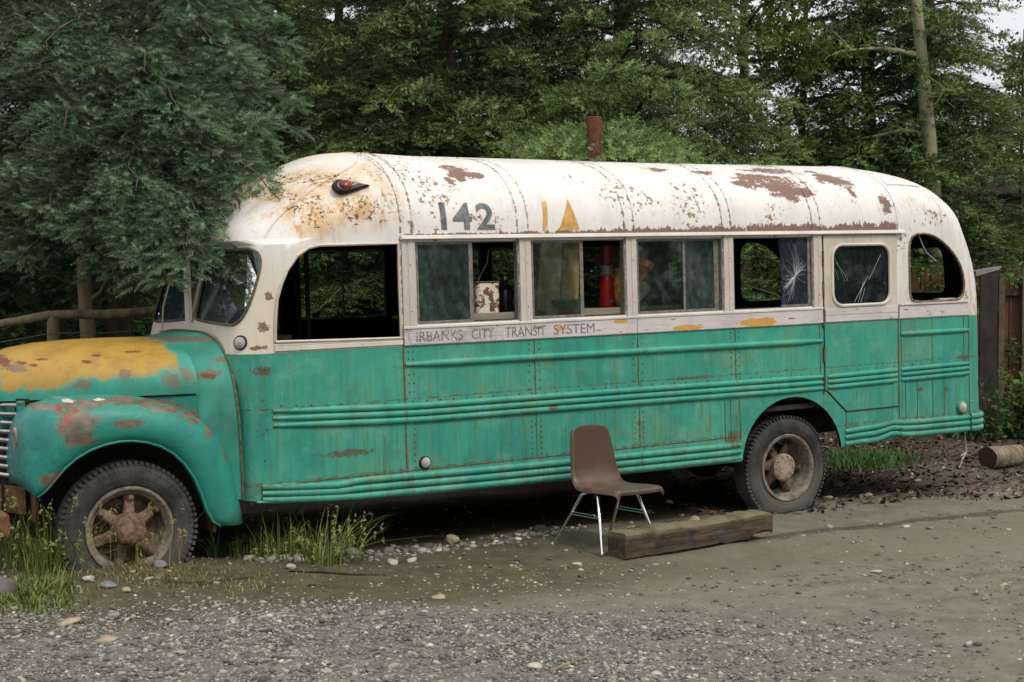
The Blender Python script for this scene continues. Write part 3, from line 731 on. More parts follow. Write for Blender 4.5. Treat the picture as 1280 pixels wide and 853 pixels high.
for (a, b) in (((1042, 320), (1056, 352)), ((1045, 328), (1060, 351)), ((1043, 336), (1048, 350)), ((1101, 318), (1086, 350)), ((1082, 350), (1068, 378)), ((1079, 352), (1073, 378)), ((1085, 345), (1075, 365)), ((1081, 360), (1076, 378))):
    A = side(*a, .004); Bp = side(*b, .004); m.tube([A, lerp(A, Bp, .5) + np.array([.006, 0, .004]), Bp], .0016, 4)
bb(m, 'crack_lines', M['crack'], dp)
m = MB()
for zz in (.60, .35, .10, -.2, -.45):
    m = MB(); m.tube([(3.853, -.012, zz), (3.853, -.012, zz - .12)], .010, 6); bb(m, 'hinge', M['rust'], door)
# dark shut line round the door
m = MB()
for a, b in zip(DO, DO[1:] + DO[:1]): m.tube([(a[0], -.0005, a[1]), (b[0], -.0005, b[1])], .006, 4)
bb(m, 'door_gap', M['dark'], door)

# --- rubbing strips (round pressed beads)
def bead(m, x0, x1, z, r=.024, y=0.0, dent=None, pts=14):
    P = []
    for i in range(pts):
        x = lerp(x0, x1, i/(pts-1)); zz = z(x) if callable(z) else z
        P.append((x, y, zz))
    m.tube(P, [r*.6] + [r]*(pts-2) + [r*.6], 9)
bm_ = lambda dz: (lambda x: interp(x, [-1.0, 0, 1.9, 3.85, 5.6], [-.425, -.466, -.475, -.49, -.468]) + dz)
m = MB()
for dz in (.045, -.003, -.051): bead(m, -.99, 3.842, bm_(dz), .024)
bb(m, 'rubbing_strip', M['teal'], smooth=60)
m = MB()
for dz in (.043, 0, -.045): bead(m, 3.885, 4.685, bm_(dz), .021, -.008)
bb(m, 'rubbing_strip', M['teal'], door, smooth=60)
m = MB()
for dz in (.043, 0, -.045): bead(m, 4.74, 5.575, bm_(dz), .021)
bb(m, 'rubbing_strip', M['teal'], smooth=60)
m = MB(); bead(m, -.008, 3.842, lambda x: interp(x, [0, 2, 3.85], [-.128, -.135, -.145]), .026); bb(m, 'rubbing_strip', M['teal'], smooth=60)
m = MB(); bead(m, 4.735, 5.575, lambda x: -.128, .022); bb(m, 'rubbing_strip', M['teal'], smooth=60)
def skirt_z(x): return skirt(x, -1.05)
m = MB()
for k, dz in enumerate((.022, .078, .134)):
    bead(m, -1.08, 2.955, lambda x, dz=dz, k=k: skirt_z(x) + dz*(.75 if x < -.5 else .95), .026, pts=24)
m.tube([(-1.12, -.004, skirt_z(-1.12)), (-.9, -.004, skirt_z(-.9)), (0, -.004, skirt_z(0)), (1.3, -.004, skirt_z(1.3)), (2.95, -.004, skirt_z(2.95))], .010, 6)
bb(m, 'skirt_strip', M['teal'], smooth=60)
def dent(x): return .016*math.exp(-((x-4.63)/.09)**2) - .010*math.exp(-((x-4.40)/.12)**2)
m = MB()
for k, dz in enumerate((.022, .078, .128)):
    bead(m, 4.075, 5.58, lambda x, dz=dz, k=k: skirt_z(x) + dz + dent(x)*(1 - .3*k), .025, pts=32)
bb(m, 'skirt_strip', M['teal'], smooth=60)
m = MB()
for k, dz in enumerate((.024, .080, .134)):             # strips turning round the tail corner
    P = [(5.585, -.004, skirt_z(5.585) + dz)] + [(5.86 - .26 + .275*math.cos(A), .26 + .275*math.sin(A), skirt_z(5.6) + dz) for A in np.linspace(-math.pi/2 + .1, 0, 8)] + [(5.872, .8, skirt_z(5.6)+dz), (5.872, 1.5, skirt_z(5.6)+dz)]
    m.tube(P, .028, 9)
bb(m, 'bumper_strip', M['teal'], smooth=60)

# --- panel seams and rivets on the flank
m = MB()
def seam(x, z0, z1, w=.0045): m.box(x-w/2, x+w/2, -.0035, .001, z0, z1)
for x in (1.045, 1.967, 2.918): seam(x, -.112, -.006); seam(x, -.405, -.165)
seam(-.018, -.91, .06, .010); seam(1.045, -.87, -.56); seam(1.967, -.87, -.56)
for x in (2.80, 2.86, 2.952): seam(x, -.90, -.57, .004)
seam(3.815, -.41, .0, .006); seam(4.712, -.90, .11, .009); seam(5.578, -.89, .0, .006)
for x in (4.745, 5.515): seam(x, -.40, -.005)
for x in (5.12,): seam(x, -.40, -.005, .004)
for x in (4.79, 4.93, 5.12, 5.26): seam(x, -.87, -.54, .003)
m.box(4.10, 4.70, -.0035, .001, -.760, -.7525); seam(4.093, -.92, -.755, .006)
m.box(-1.16, 2.95, -.0035, .001, -.872, -.868); m.box(4.1, 5.57, -.0035, .001, -.888, -.884)
bb(m, 'panel_seam', M['rust'])
m = MB(); rng = random.Random(3)
def rivet(x, z, y=0.0): m.ball((x, y - .001, z), (.0065, .004, .0065), 6, 4)
for i in range(44): rivet(-.93 + .108*i, bm_(.078)(-.93 + .108*i)) if -.93 + .108*i < 3.83 else None
for x in (.998, 1.082, 1.925, 2.005, 2.875, 2.955):
    for z in (-.03, -.075, -.19, -.235, -.30, -.36): rivet(x, z)
for x in (.055, .02):
    for z in (-.04, -.09, -.20, -.26, -.32): rivet(x, z)
for x in (1.004, 1.085, 1.925, 2.005):
    for z in np.linspace(-.60, -.84, 7): rivet(x, z)
for z in np.linspace(-.58, -.85, 7): rivet(.05, z)
for i in range(8): rivet(3.92 + .105*i, -.402, -.008)
for i in range(8): rivet(4.77 + .108*i, -.398)
for x, z in ((-1.03, -.10), (-1.05, -.30), (-1.03, -.50), (-1.05, -.52), (-1.10, -.50), (-1.05, -.70)): rivet(x, z)
bb(m, 'rivet', M['rust'])
# rust bitten gash low on the driver panel
m = MB(); 
gx = [side(397, 571), side(415, 567), side(432, 568), side(446, 563), side(462, 566), side(478, 568)]
pass

# --- lamps and reflectors
def disc(name, p, r, axis=(0, -1, 0), rim='frame', lens='lens', d=.02, parent=None):
    m = MB(); m.lathe([(r*1.25, -.01), (r*1.25, d*.6), (r*1.05, d), (r*1.0, d*.9)], p, axis, 24)
    o = bb(m, name, M[rim], parent, smooth=40)
    m = MB(); m.lathe([(r, d*.3), (r, d*.9), (r*.75, d*1.15), (r*.35, d*1.3), (0, d*1.35)], p, axis, 20); bb(m, 'lens', M[lens], o, smooth=50)
    return o
p = side(531, 578); disc('side_reflector', (p[0], 0, p[2]), .036, rim='dark')
p = side(1201, 509); disc('tail_lamp', (p[0], -.002, p[2]), .045, rim='teal', d=.03)
p = side(1212, 502, .03); m = MB(); m.ball((p[0], .015, p[2]), (.022, .022, .018)); bb(m, 'tail_hook', M['teal'], smooth=60)
disc('cowl_lamp', (-1.145, .115, .075), .040, (-.72, -.69, .06), rim='dark', lens='lens', d=.03)
# teardrop clearance lamp on the roof corner
c = roofpt(443, 236); ca = np.array(c)
m = MB()
tear = []
for k in range(28):
    t = 2*math.pi*k/28; u = math.cos(t); w = math.sin(t)
    x = -.085 + .055*u if u < 0 else -.085 + .185*u
    zz = .040*w*(1 if u < 0 else (1 - u)**.75)
    tear.append((x, zz))
def onroof(x, z, lift):
    zz = min(max(z, ZD), ZD + RR*.99); return (x, roof_inset(zz) - lift*.9, dome(x, zz) + lift*.35)
m = MB()
rowsT = [[onroof(c[0] + x*s_, c[2] + z*s_, l) for x, z in tear] for s_, l in ((1.12, -.03), (1.12, .012), (1.0, .022), (.93, .018))]
m.grid(rowsT, 0, True); cl = bb(m, 'clearance_lamp', M['dark'], smooth=50)
rowsT = [[onroof(c[0] + lerp(-.03, x, s_), c[2] + z*s_, l) for x, z in tear] for s_, l in ((.95, .0), (.93, .020), (.7, .036), (.4, .046), (.1, .05))]
m = MB(); m.grid(rowsT, 0, True); bb(m, 'lamp_cap', M['chrome'], cl, smooth=60)
m = MB()
rowsT = [[onroof(c[0] - .075 + .052*s_*math.cos(2*math.pi*k/20), c[2] + .033*s_*math.sin(2*math.pi*k/20), l) for k in range(20)] for s_, l in ((1.0, .02), (.95, .040), (.7, .052), (.35, .058), (.02, .06))]
m.grid(rowsT, 0, True); bb(m, 'lens', M['redlens'], cl, smooth=60)

# --- stovepipe through the roof
m = MB(); sp = np.array([2.39, 1.15, 1.28]); m.lathe([(.066, 0), (.066, .50), (.058, .505), (.058, .2)], sp, (0, 0, 1), 24); m.lathe([(.13, .0), (.13, .05), (.07, .09)], sp, (0, 0, 1), 24)
bb(m, 'stovepipe', M['pipe'], smooth=40)

# --- writing
def text_mesh(body, size, xscale=1.0, spacing=1.0, bold=0.0):
    cu = bpy.data.curves.new('lettering', 'FONT'); cu.body = body; cu.size = size; cu.space_character = spacing; cu.fill_mode = 'FRONT'; cu.offset = bold; cu.resolution_u = 6
    o = bpy.data.objects.new('lettering', cu); COL.objects.link(o); bpy.context.view_layer.update()
    me = bpy.data.meshes.new_from_object(o.evaluated_get(bpy.context.evaluated_depsgraph_get()))
    vs = np.array([v.co[:] for v in me.vertices]); fs = [tuple(p.vertices) for p in me.polygons]
    bpy.data.objects.remove(o); bpy.data.curves.remove(cu); bpy.data.meshes.remove(me)
    vs[:, 0] *= xscale
    return vs, fs
def fine(pts, fs, fn, cuts=3):
    """subdivide a flat outline before laying it on a curved panel"""
    bm = bmesh.new(); vv = [bm.verts.new((p[0], 0, p[1])) for p in pts]
    for f in fs:
        try: bm.faces.new([vv[i] for i in f])
        except ValueError: pass
    bmesh.ops.triangulate(bm, faces=bm.faces)
    bmesh.ops.subdivide_edges(bm, edges=bm.edges, cuts=cuts, use_grid_fill=True)
    bm.verts.index_update(); m = MB(); m.add([fn(v.co.x, v.co.z) for v in bm.verts], [tuple(v.index for v in f.verts) for f in bm.faces]); bm.free()
    return m
def place_text(name, body, size, x0, z0, fn, mat, parent, xscale=1.0, spacing=1.0, bold=0.0, width=None):
    vs, fs = text_mesh(body, size, xscale, spacing, bold)
    if width: vs[:, 0] = (vs[:, 0] - vs[:, 0].min()) * width / (vs[:, 0].max() - vs[:, 0].min())
    m = fine([(x0 + v[0], z0 + v[1]) for v in vs], fs, fn)
    return m.build(name, mat, parent, off=BASE)
p = side(550, 286, .01); q = side(618, 286, .01)
for ch, a, b in (('1', 551, 558), ('4', 566, 590), ('2', 596, 618)):
    xa, xb = side(a, 287, .01)[0], side(b, 287, .01)[0]
    place_text('numeral', ch, .255, xa, ZD + .050, lambda x, z: onroof(x, z, .004), M['numeral'], roof, bold=.006, width=xb - xa)
# serif foot of the 1 and orange remains of older lettering
def patch(name, poly, mat, parent, n=6):
    m = MB(); 
    zs_ = [p[1] for p in poly]; 
    m = fine(poly, [tuple(range(len(poly)))], lambda x, z: onroof(x, z, .0035)); return bb(m, name, mat, parent)
def rp(px, py): 
    q = roofpt(px, py); return (q[0], q[2])
patch('painted_mark', [rp(677, 253), rp(682, 252), rp(684, 262), rp(683, 272), rp(684, 282), rp(681, 290), rp(678, 287), rp(679, 272)], M['orange'], roof)
patch('painted_mark', [rp(709, 249), rp(712, 255), rp(718, 272), rp(724, 287), rp(698, 289), rp(704, 272)], M['orange'], roof)
for word, a, b in (('IRBANKS', 521, 579), ('CITY', 590, 618), ('TRANSIT', 632, 683), ('SYSTEM', 693, 744)):
    xa, xb = side(a, 420, -.02)[0], side(b, 420, -.02)[0]
    place_text('lettering', word, .104, xa, .026, lambda x, z: (x, -.0150, z), M['letter'], belt, bold=0.0, width=xb - xa)

# --- bonnet, cowl, front fenders, grille
YC = 1.13
def arch(x, w, zt, zb, n, k=40):
    pts = []
    for i in range(k+1):
        t = math.pi*i/k; c_, s_ = math.cos(t), math.sin(t)
        u = -math.copysign(abs(c_)**(2/n), c_); v = abs(s_)**(2/n)
        pts.append((x, YC + w*u, zb + (zt - zb)*v))
    return pts
m = MB(); m.grid([arch(-1.19, 1.085, .135, -.95, 3.6), arch(-1.25, 1.06, .130, -.95, 3.5), arch(-1.34, 1.01, .118, -.93, 3.3), arch(-1.425, .965, .108, -.9, 3.2)])
m.grid([arch(-1.425, .965, .108, -.9, 3.2), arch(-1.425, .90, .06, -.9, 3.2)])
bb(m, 'cowl', M['hood'], smooth=40)
m = MB(); m.tube([(x - .004, y, z) for x, y, z in arch(-1.195, 1.090, .140, -.95, 3.6)], .008, 6); bb(m, 'cowl_beading', M['beading'])
rows = [arch(-1.430, .955, .106, -.245, 2.5)]
for x, w, zt in ((-1.7, .86, .112), (-2.0, .74, .112), (-2.25, .645, .100), (-2.42, .58, .075), (-2.53, .535, .03), (-2.60, .50, -.03), (-2.64, .47, -.10), (-2.66, .45, -.19)):
    rows.append(arch(x, w, zt, -.245 + .0, 2.5))
m = MB(); m.grid(rows); bb(m, 'bonnet', M['hood'], smooth=50)
for sgn in (-1, 1):
    m = MB()
    pts = [(-1.43, .945), (-2.0, .73), (-2.42, .57), (-2.60, .49)]
    m.grid([[(x, YC + sgn*(w - .004), -.257) for x, w in pts], [(x, YC + sgn*(w + .002), -.42) for x, w in pts]]); bb(m, 'bonnet_side', M['fender'], smooth=50)
    m = MB(); m.grid([[(x, YC + sgn*(w - .03), -.40) for x, w in pts], [(x, YC + sgn*(w - .03), -1.0) for x, w in pts]]); bb(m, 'inner_splash_panel', M['dark'])
def fender(far):
    Lp = [(45, 622), (58, 612), (70, 598), (80, 586), (95, 573), (112, 563), (130, 556), (148, 552), (165, 551), (183, 553), (200, 558), (216, 567), (230, 580), (242, 597), (251, 617), (258, 638), (266, 652), (275, 657)]
    Tp = [(31, 612), (28, 598), (27, 580), (28, 560), (30, 540), (36, 524), (52, 511), (78, 503), (110, 499), (145, 498), (180, 500), (212, 506), (238, 516), (260, 532), (278, 556), (291, 590), (299, 625), (303, 652)]
    Ls = [side(px, py, .03) for px, py in Lp]; Ts = [side(px, py, .13) for px, py in Tp]
    rows = []
    for i, (l, t) in enumerate(zip(Ls, Ts)):
        f = i/(len(Ls)-1); r = []
        inn = interp(f, [0, .3, .7, 1], [.62, .66, .6, .5])
        d = t - l
        r.append((l[0] - d[0]*.02, .075, l[2] - d[2]*.02))
        r.append((l[0] - d[0]*.03, .035, l[2] - d[2]*.03))
        r.append((l[0], .012, l[2]))
        for a, yy in ((.2, -.008), (.42, -.010), (.62, .004), (.80, .034), (.92, .075), (.985, .125)):
            r.append((l[0] + d[0]*a, yy, l[2] + d[2]*a))
        r.append((t[0] + d[0]*.03, .20, t[2] + d[2]*.03)); r.append((t[0] + d[0]*.05, .32, t[2] + d[2]*.05)); r.append((t[0] + d[0]*.03, .46, t[2] + d[2]*.03)); r.append((t[0], inn, t[2] - .02))
        rows.append([(x, WID - y if far else y, z) for x, y, z in r])
    m = MB(); m.grid(rows); o = bb(m, 'front_fender', M['fender'], smooth=60)
    m = MB(); m.tube([(l[0], WID - .016 if far else .016, l[2]) for l in Ls], .010, 7); bb(m, 'fender_lip', M['fender'], o, smooth=60)
    md = o.modifiers.new('thick', 'SOLIDIFY'); md.thickness = .012; md.offset = -1 if not far else 1
    return o
fen = fender(False); fender(True)
# headlamp in the fender front
h = side(29, 549, .33); m = MB(); m.lathe([(.075, .06), (.095, .02), (.108, -.01), (.112, -.03), (.108, -.05), (.095, -.045)][::-1], (h[0], .33, h[2]), (-1, 0, 0), 24)
hd = bb(m, 'headlamp', M['frame'], smooth=40); m = MB(); m.ball((h[0] - .02, .33, h[2]), (.035, .09, .09)); bb(m, 'lens', M['lens'], hd, smooth=60)
# grille: chromed bars between the fenders
m = MB(); gz0, gz1 = -.72, -.27
for k in range(9):
    z = lerp(gz0, gz1, k/8)
    m.tube([(-2.50, .50, z), (-2.56, .58, z), (-2.62, .75, z), (-2.66, 1.13, z), (-2.62, 1.51, z), (-2.56, 1.68, z), (-2.50, 1.76, z)], .017, 8)
gr = bb(m, 'grille', M['chrome'], smooth=60)
m = MB(); m.grid([[(x + .05, y, z) for x, y in ((-2.49, .46), (-2.55, .58), (-2.61, .75), (-2.64, 1.13), (-2.61, 1.51), (-2.55, 1.68), (-2.49, 1.80))] for z in (gz0 - .05, gz1 + .04)]); bb(m, 'grille_backing', M['dark'], gr)
m = MB()
for yy in (.47, 1.79):
    m = MB(); m.box(-2.52, -2.47, yy - .02, yy + .02, gz0 - .04, gz1 + .03); bb(m, 'grille_surround', M['fender'], gr, bevel=.006)
m = MB(); m.grid([[(-2.50, .42, z), (-2.60, .72, z - .01), (-2.64, 1.13, z - .01), (-2.60, 1.54, z - .01), (-2.50, 1.84, z)] for z in (-.78, -.86, -.96)]); bb(m, 'front_valance', M['rust'], smooth=50)
m = MB(); m.box(-2.74, -2.66, .10, 2.2, -1.035, -.90); bb(m, 'front_bumper', M['rust'], bevel=.01)

# --- wheels
def wheel(cx, cz, yo, out=-1, front=True, turn=0.0, flat=0.0):
    """outer sidewall plane at y=yo, facing y*out"""
    root = empty('wheel', (0, 0, 0)); root.parent = bus
    root.location = tuple(np.array([cx, yo, cz]) - BASE); root.rotation_euler = (0, 0, turn)
    root.name = 'wheel'
    R = .43 if front else .425; ax = (0, out, 0); W_ = .20 if front else .22
    def bw(m, name, mat, par=root, smooth=50, bevel=0): return m.build(name, mat, par, smooth, bevel)
    m = MB()
    rin = .268
    prof = [(rin, -W_+.02), (.33, -W_-.005), (.39, -W_+.0), (R-.012, -W_+.03), (R, -W_+.055), (R, -.055), (R-.012, -.03), (.395, -.006), (.35, .004), (.31, .002), (.285, -.008), (rin, -.02)]
    m.lathe(prof, (0, 0, 0), ax, 72, caps=False)
    # tread blocks on the shoulder
    for k in range(72):
        a = 2*math.pi*(k + .5)/72
        for h0, h1, r0, r1 in ((-.060, -.016, R-.008, R+.007), (-W_+.05, -.075, R-.004, R+.008)):
            if h0 < -.061: 
                for q in range(3):
                    hh0 = lerp(h0, h1, q/3) + .006; hh1 = lerp(h0, h1, (q+1)/3) - .006; da = .030; sk = (q % 2)*.03
                    vs = []
                    for rr in (r0, r1):
                        for aa, hh in ((a-da+sk, hh0), (a+da+sk, hh0), (a+da+sk, hh1), (a-da+sk, hh1)): vs.append((rr*math.cos(aa), out*hh, rr*math.sin(aa)))
                    m.add(vs, [(4,5,6,7), (0,1,5,4), (1,2,6,5), (2,3,7,6), (3,0,4,7)])
            else:
                da = .026; vs = []
                for rr, hsh in ((r0-.006, .004), (r1, 0)):
                    for aa, hh in ((a-da, h0), (a+da, h0), (a+da*.9, h1+hsh), (a-da*.9, h1+hsh)): vs.append((rr*math.cos(aa), out*hh, rr*math.sin(aa)))
                m.add(vs, [(4,5,6,7), (0,1,5,4), (1,2,6,5), (2,3,7,6), (3,0,4,7)])
        if front:                                       # side lugs running down the sidewall
            da = .018; vs = []
            for rr, hh in ((R-.01, -.026), (R-.05, -.004)):
                for aa, dh in ((a-da, -.004), (a+da, -.004), (a+da*.8, .006), (a-da*.8, .006)): vs.append((rr*math.cos(aa), out*(hh+dh), rr*math.sin(aa)))
            m.add(vs, [(0,1,5,4), (1,2,6,5), (2,3,7,6), (3,0,4,7), (4,5,6,7), (0,3,2,1)])
    for rr in (.300, .335): m.tube([(rr*math.cos(t), out*(.002 if rr > .31 else -.003), rr*math.sin(t)) for t in np.linspace(0, 2*math.pi, 60)], .004, 5, caps=False)
    if flat:
        gz = flat
        m.v = [(x*(1 + .22*max(0, (-z - (gz - .07)))/.07*(1 if abs(x) < .3 else .4)), y + out*.02*max(0, min(1, (-z - .2)/.2)), max(z, -gz)) for x, y, z in m.v]
    ty = bw(m, 'tyre', M['rubber'])
    m = MB(); dep = .12 if front else .15
    rp_ = [(.272, -.035), (.280, -.012), (.276, .004), (.266, .006), (.256, .000), (.250, -.022), (.232, -.034), (.228, -.040), (.222, -dep), (.205, -dep-.01), (.200, -dep-.03), (.24, -dep-.05)] if front else [(.272, -.035), (.280, -.010), (.274, .006), (.262, .006), (.250, -.004), (.244, -.03), (.238, -dep), (.215, -dep-.02), (.205, -dep-.05), (.24, -dep-.07)]
    m.lathe(rp_, (0, 0, 0), ax, 64, caps=False); bw(m, 'rim', M['rim'])
    # cast six-spoke spider
    m = MB(); hb = -.06 if front else -.13
    angs = [90-5, 90-57, 90-137, 90-198, 90-252, 90-306] if front else [55, -5, -62, -130, 175, 115]
    for a in angs:
        a = math.radians(a); u = Vector((math.cos(a), 0, math.sin(a))); w = Vector((-math.sin(a), 0, math.cos(a))); o_ = Vector((0, out, 0))
        rows = []
        for rr, hw, h0, h1 in ((.05, .052, hb-.05, hb+.035), (.10, .042, hb-.045, hb+.030), (.15, .034, hb-.04, hb+.012), (.195, .036, hb-.04, hb+.006), (.222, .040, hb-.04, hb+.008), (.232, .034, hb-.035, hb)):
            c_ = u*rr; rows.append([c_ + w*hw*ca_ + o_*(lerp(h0, h1, .5) + (h1-h0)*.5*sa_) for ca_, sa_ in [(math.copysign(abs(math.cos(t))**.7, math.cos(t)), math.copysign(abs(math.sin(t))**.7, math.sin(t))) for t in [2*math.pi*k/10 for k in range(10)]]])
        m.grid(rows, 0, True); n0 = len(m.v); m.f.append(tuple(range(n0-10, n0))); m.m.append(0)
        # rim clamp and nut
        c_ = u*.212 + o_*(hb+.006); m.lathe([(.026, 0), (.026, .014), (.015, .016), (.015, .030), (0, .032)], c_, tuple(o_), 8)
    bw(m, 'spoke_spider', M['spider'])
    m = MB()
    if front: m.lathe([(.105, hb-.03), (.112, hb+.0), (.105, hb+.03), (.098, hb+.035), (.094, hb+.085), (.085, hb+.108), (.060, hb+.120), (0, hb+.124)], (0, 0, 0), ax, 30)
    else: m.lathe([(.10, hb-.03), (.10, hb+.05), (.112, hb+.055), (.112, hb+.085), (.102, hb+.092), (.045, hb+.098), (0, hb+.10)], (0, 0, 0), ax, 30)
    if not front:
        for k in range(10):
            a = 2*math.pi*k/10; m.ball((.094*math.cos(a), out*(hb+.095), .094*math.sin(a)), (.010, .008, .010), 6, 4)
    bw(m, 'hub', M['hubdisc'] if not front else M['spider'])
    m = MB(); m.lathe([(.06, -.24), (.17, -.235), (.20, -.2), (.20, -.14 if front else -.21), (.06, -.13)], (0, 0, 0), ax, 30); bw(m, 'brake_drum', M['spider'] if front else M['dark'])
    return root
wheel(-1.946, -1.072, .045, -1, True, math.radians(-2))
wheel(3.485, -1.178, .045, -1, False, 0, .362)
wheel(-1.946, -1.072, WID - .045, 1, True)
wheel(3.485, -1.178, WID - .045, 1, False, 0, .362)
# chassis under the body
m = MB()
for y in (.62, 1.60): m.box(-2.45, 5.7, y - .04, y + .04, -1.0, -.84)
for x in (-.6, 1.0, 2.4, 4.8): m.box(x - .04, x + .04, .62, 1.6, -.98, -.88)
m.tube([(-1.946, .2, -1.10), (-1.946, 2.1, -1.10)], .05, 8); m.tube([(3.485, .2, -1.178), (3.485, 2.1, -1.178)], .07, 8); m.ball((3.485, 1.15, -1.178), (.2, .2, .2))
m.box(-2.3, -1.25, .75, 1.5, -.95, -.45); m.box(-1.25, .2, .95, 1.3, -.95, -.6)
m.box(-1.1, 5.7, .05, 2.25, -.70, -.66)
bb(m, 'chassis', M['dark'])
m = MB()
for x, y0, y1, z0, z1 in ((-1.35, .3, .75, -1.0, -.45), (-2.46, .3, .75, -1.0, -.5), (-1.39, .06, .70, -1.15, -.6)):
    m = MB(); m.box(x - .008, x + .008, y0, y1, z0, z1); bb(m, 'splash_panel', M['rust'])
# cabin: floor, shelf along the windows, poles, dash
m = MB(); m.box(-1.1, 5.8, .04, 2.26, -.62, -.58); m.box(-.95, -.7, .35, 1.9, -.5, .10); bb(m, 'cabin_floor', M['inside'])
def shelf_mat():
    m = Mat('shelf_board', BASE); n = m.noise(1, 5, .6, stretch=(5, 40, 40))
    return m.out(m.bsdf(m.mix(n, (.11, .10, .07), (.30, .27, .20)), .8, bump=n, bstr=.2))
M['shelf'] = shelf_mat()
m = MB(); m.box(.15, 2.9, .06, .52, .178, .200); m.box(.15, 2.9, .05, .07, .155, .205); bb(m, 'window_shelf', M['shelf'], bevel=.003)
m = MB()
for x, y in ((-.35, .9), (-.18, 1.5)): m.tube([(x, y, -.58), (x, y, 1.2)], .018, 8)
bb(m, 'grab_pole', M['dark'])
m = MB(); m.box(2.9, 2.96, .9, 2.2, -.58, .02); bb(m, 'cabin_partition', M['inside'])
# loose strand in the tail window and a wire hanging from the tail
m = MB(); m.tube([side(1149, 295, .03), side(1153, 306, .03), side(1159, 317, .03), side(1165, 322, .04), side(1171, 327, .05)], .0045, 5); bb(m, 'loose_cord', M['crack'])
m = MB(); m.tube([side(1206, 540, .1), side(1207, 556, .1), side(1208, 566, .1), side(1203, 574, .1), side(1199, 585, .12)], .008, 5); m.tube([side(1207, 566, .1), side(1201, 570, .1)], .006, 5); bb(m, 'hanging_wire', M['pillar'])
m = MB(); a = side(1172, 375, .05); m.box(a[0], a[0] + .2, .03, .10, a[2] - .005, a[2] + .012); bb(m, 'splintered_batten', M['pillar'])
# ------------------------------------------------------------------ materials of the surroundings
def bark(name, a, b, sc_=10, stretch=(1, 1, .25), rough=.9, knots=False):
    m = Mat(name); n = m.noise(sc_, 6, .7, stretch=stretch); n2 = m.noise(sc_*5, 4, .65, stretch=stretch)
    c = m.mix(m.step(m.add(m.mul(n, .7), m.mul(n2, .3)), .35, .65), a, b)
    if knots:
        k = m.step(m.noise(5, 5, .7, stretch=(1, 1, 1.6), w=3), .64, .68); c = m.mix(k, c, (.03, .026, .02))
        k2 = m.step(m.noise(1, 3, .6, stretch=(3, 3, 60)), .62, .7); c = m.mix(m.mul(k2, .5), c, tuple(v*.6 for v in b))
    return m.out(m.bsdf(c, rough, bump=m.add(n, m.mul(n2, .5)), bstr=.6, bdist=.02, spec=.2))
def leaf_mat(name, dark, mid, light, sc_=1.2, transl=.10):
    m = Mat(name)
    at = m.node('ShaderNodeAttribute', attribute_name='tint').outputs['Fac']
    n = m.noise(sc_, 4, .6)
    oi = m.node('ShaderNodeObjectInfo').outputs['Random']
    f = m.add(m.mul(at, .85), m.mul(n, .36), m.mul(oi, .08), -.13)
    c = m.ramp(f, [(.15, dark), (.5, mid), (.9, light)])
    p = m.bsdf(c, .6, spec=.3)
    if transl:
        tr = m.node('ShaderNodeBsdfTranslucent', {'Color': c}).outputs[0]
        p = m.node('ShaderNodeMixShader', {0: transl, 1: p, 2: tr}).outputs[0]
    return m.out(p)
M['bark'] = bark('spruce_bark', (.035, .028, .02), (.10, .082, .06), 14, (1, 1, .6))
M['twig'] = bark('grey_twigs', (.040, .034, .026), (.105, .09, .07), 12)
M['aspen'] = bark('aspen_bark', (.30, .30, .20), (.24, .225, .14), 5, (1, 1, .6), .8, True)
M['deadwood'] = bark('bare_trunk', (.13, .10, .065), (.34, .27, .16), 8, (1, 1, .25))
M['needle'] = leaf_mat('spruce_needles', (.024, .024, .006), (.060, .112, .026), (.19, .285, .092))
M['needle_blue'] = leaf_mat('blue_spruce_needles', (.020, .020, .007), (.044, .082, .032), (.155, .255, .135))
M['leaf'] = leaf_mat('poplar_leaves', (.04, .07, .014), (.09, .16, .03), (.24, .31, .07), 1.5, .5)
M['bush'] = leaf_mat('bush_leaves', (.03, .06, .015), (.055, .14, .028), (.13, .24, .06), 3, .3)
M['grass'] = leaf_mat('grass_blades', (.07, .09, .022), (.15, .20, .045), (.36, .36, .13), 2.5, .3)
M['drygrass'] = leaf_mat('dry_grass', (.16, .13, .04), (.28, .22, .08), (.42, .36, .17), 2.5, .3)

# ------------------------------------------------------------------ foliage generators
def frames(d, rng):
    d = d / (np.linalg.norm(d, axis=1, keepdims=True) + 1e-9)
    a = rng.normal(size=d.shape); u = np.cross(d, a); u /= np.linalg.norm(u, axis=1, keepdims=True) + 1e-9
    return d, u, np.cross(d, u)
def shoot_template(k, rng, nl=.27, nw=.055):
    """bottle brush of k needle triangles along a unit axis"""
    V = []
    for i in range(k):
        t = .05 + .92*(i + rng.random()*.6)/k; a = i*2.4 + rng.random()*.6
        o = np.array([t, 0, 0]); r = np.array([.50, .87*math.cos(a), .87*math.sin(a)]); s_ = np.array([0, -math.sin(a), math.cos(a)])
        L = nl*(1.05 - .30*t)*(.8 + .4*rng.random())
        V += [o + s_*nw, o - s_*nw, o + r*L]
    return np.array(V)
def sprays(pos, d, ln, tint, rng, k=11, nl=.27, nw=.06):
    """expand shoots into needle triangles"""
    N = len(pos); T = shoot_template(k, rng, nl, nw)
    e0, e1, e2 = frames(d, rng)
    v = pos[:, None, :] + ln[:, None, None]*(T[None, :, 0:1]*e0[:, None] + T[None, :, 1:2]*e1[:, None] + T[None, :, 2:3]*e2[:, None])
    v = v.reshape(-1, 3); f = np.arange(len(v)).reshape(-1, 3)
    tn = np.repeat(tint, 3*k).astype(np.float32)
    tip = np.tile(np.linspace(-.06, .14, k).repeat(3), N)
    return v, f, tn + tip
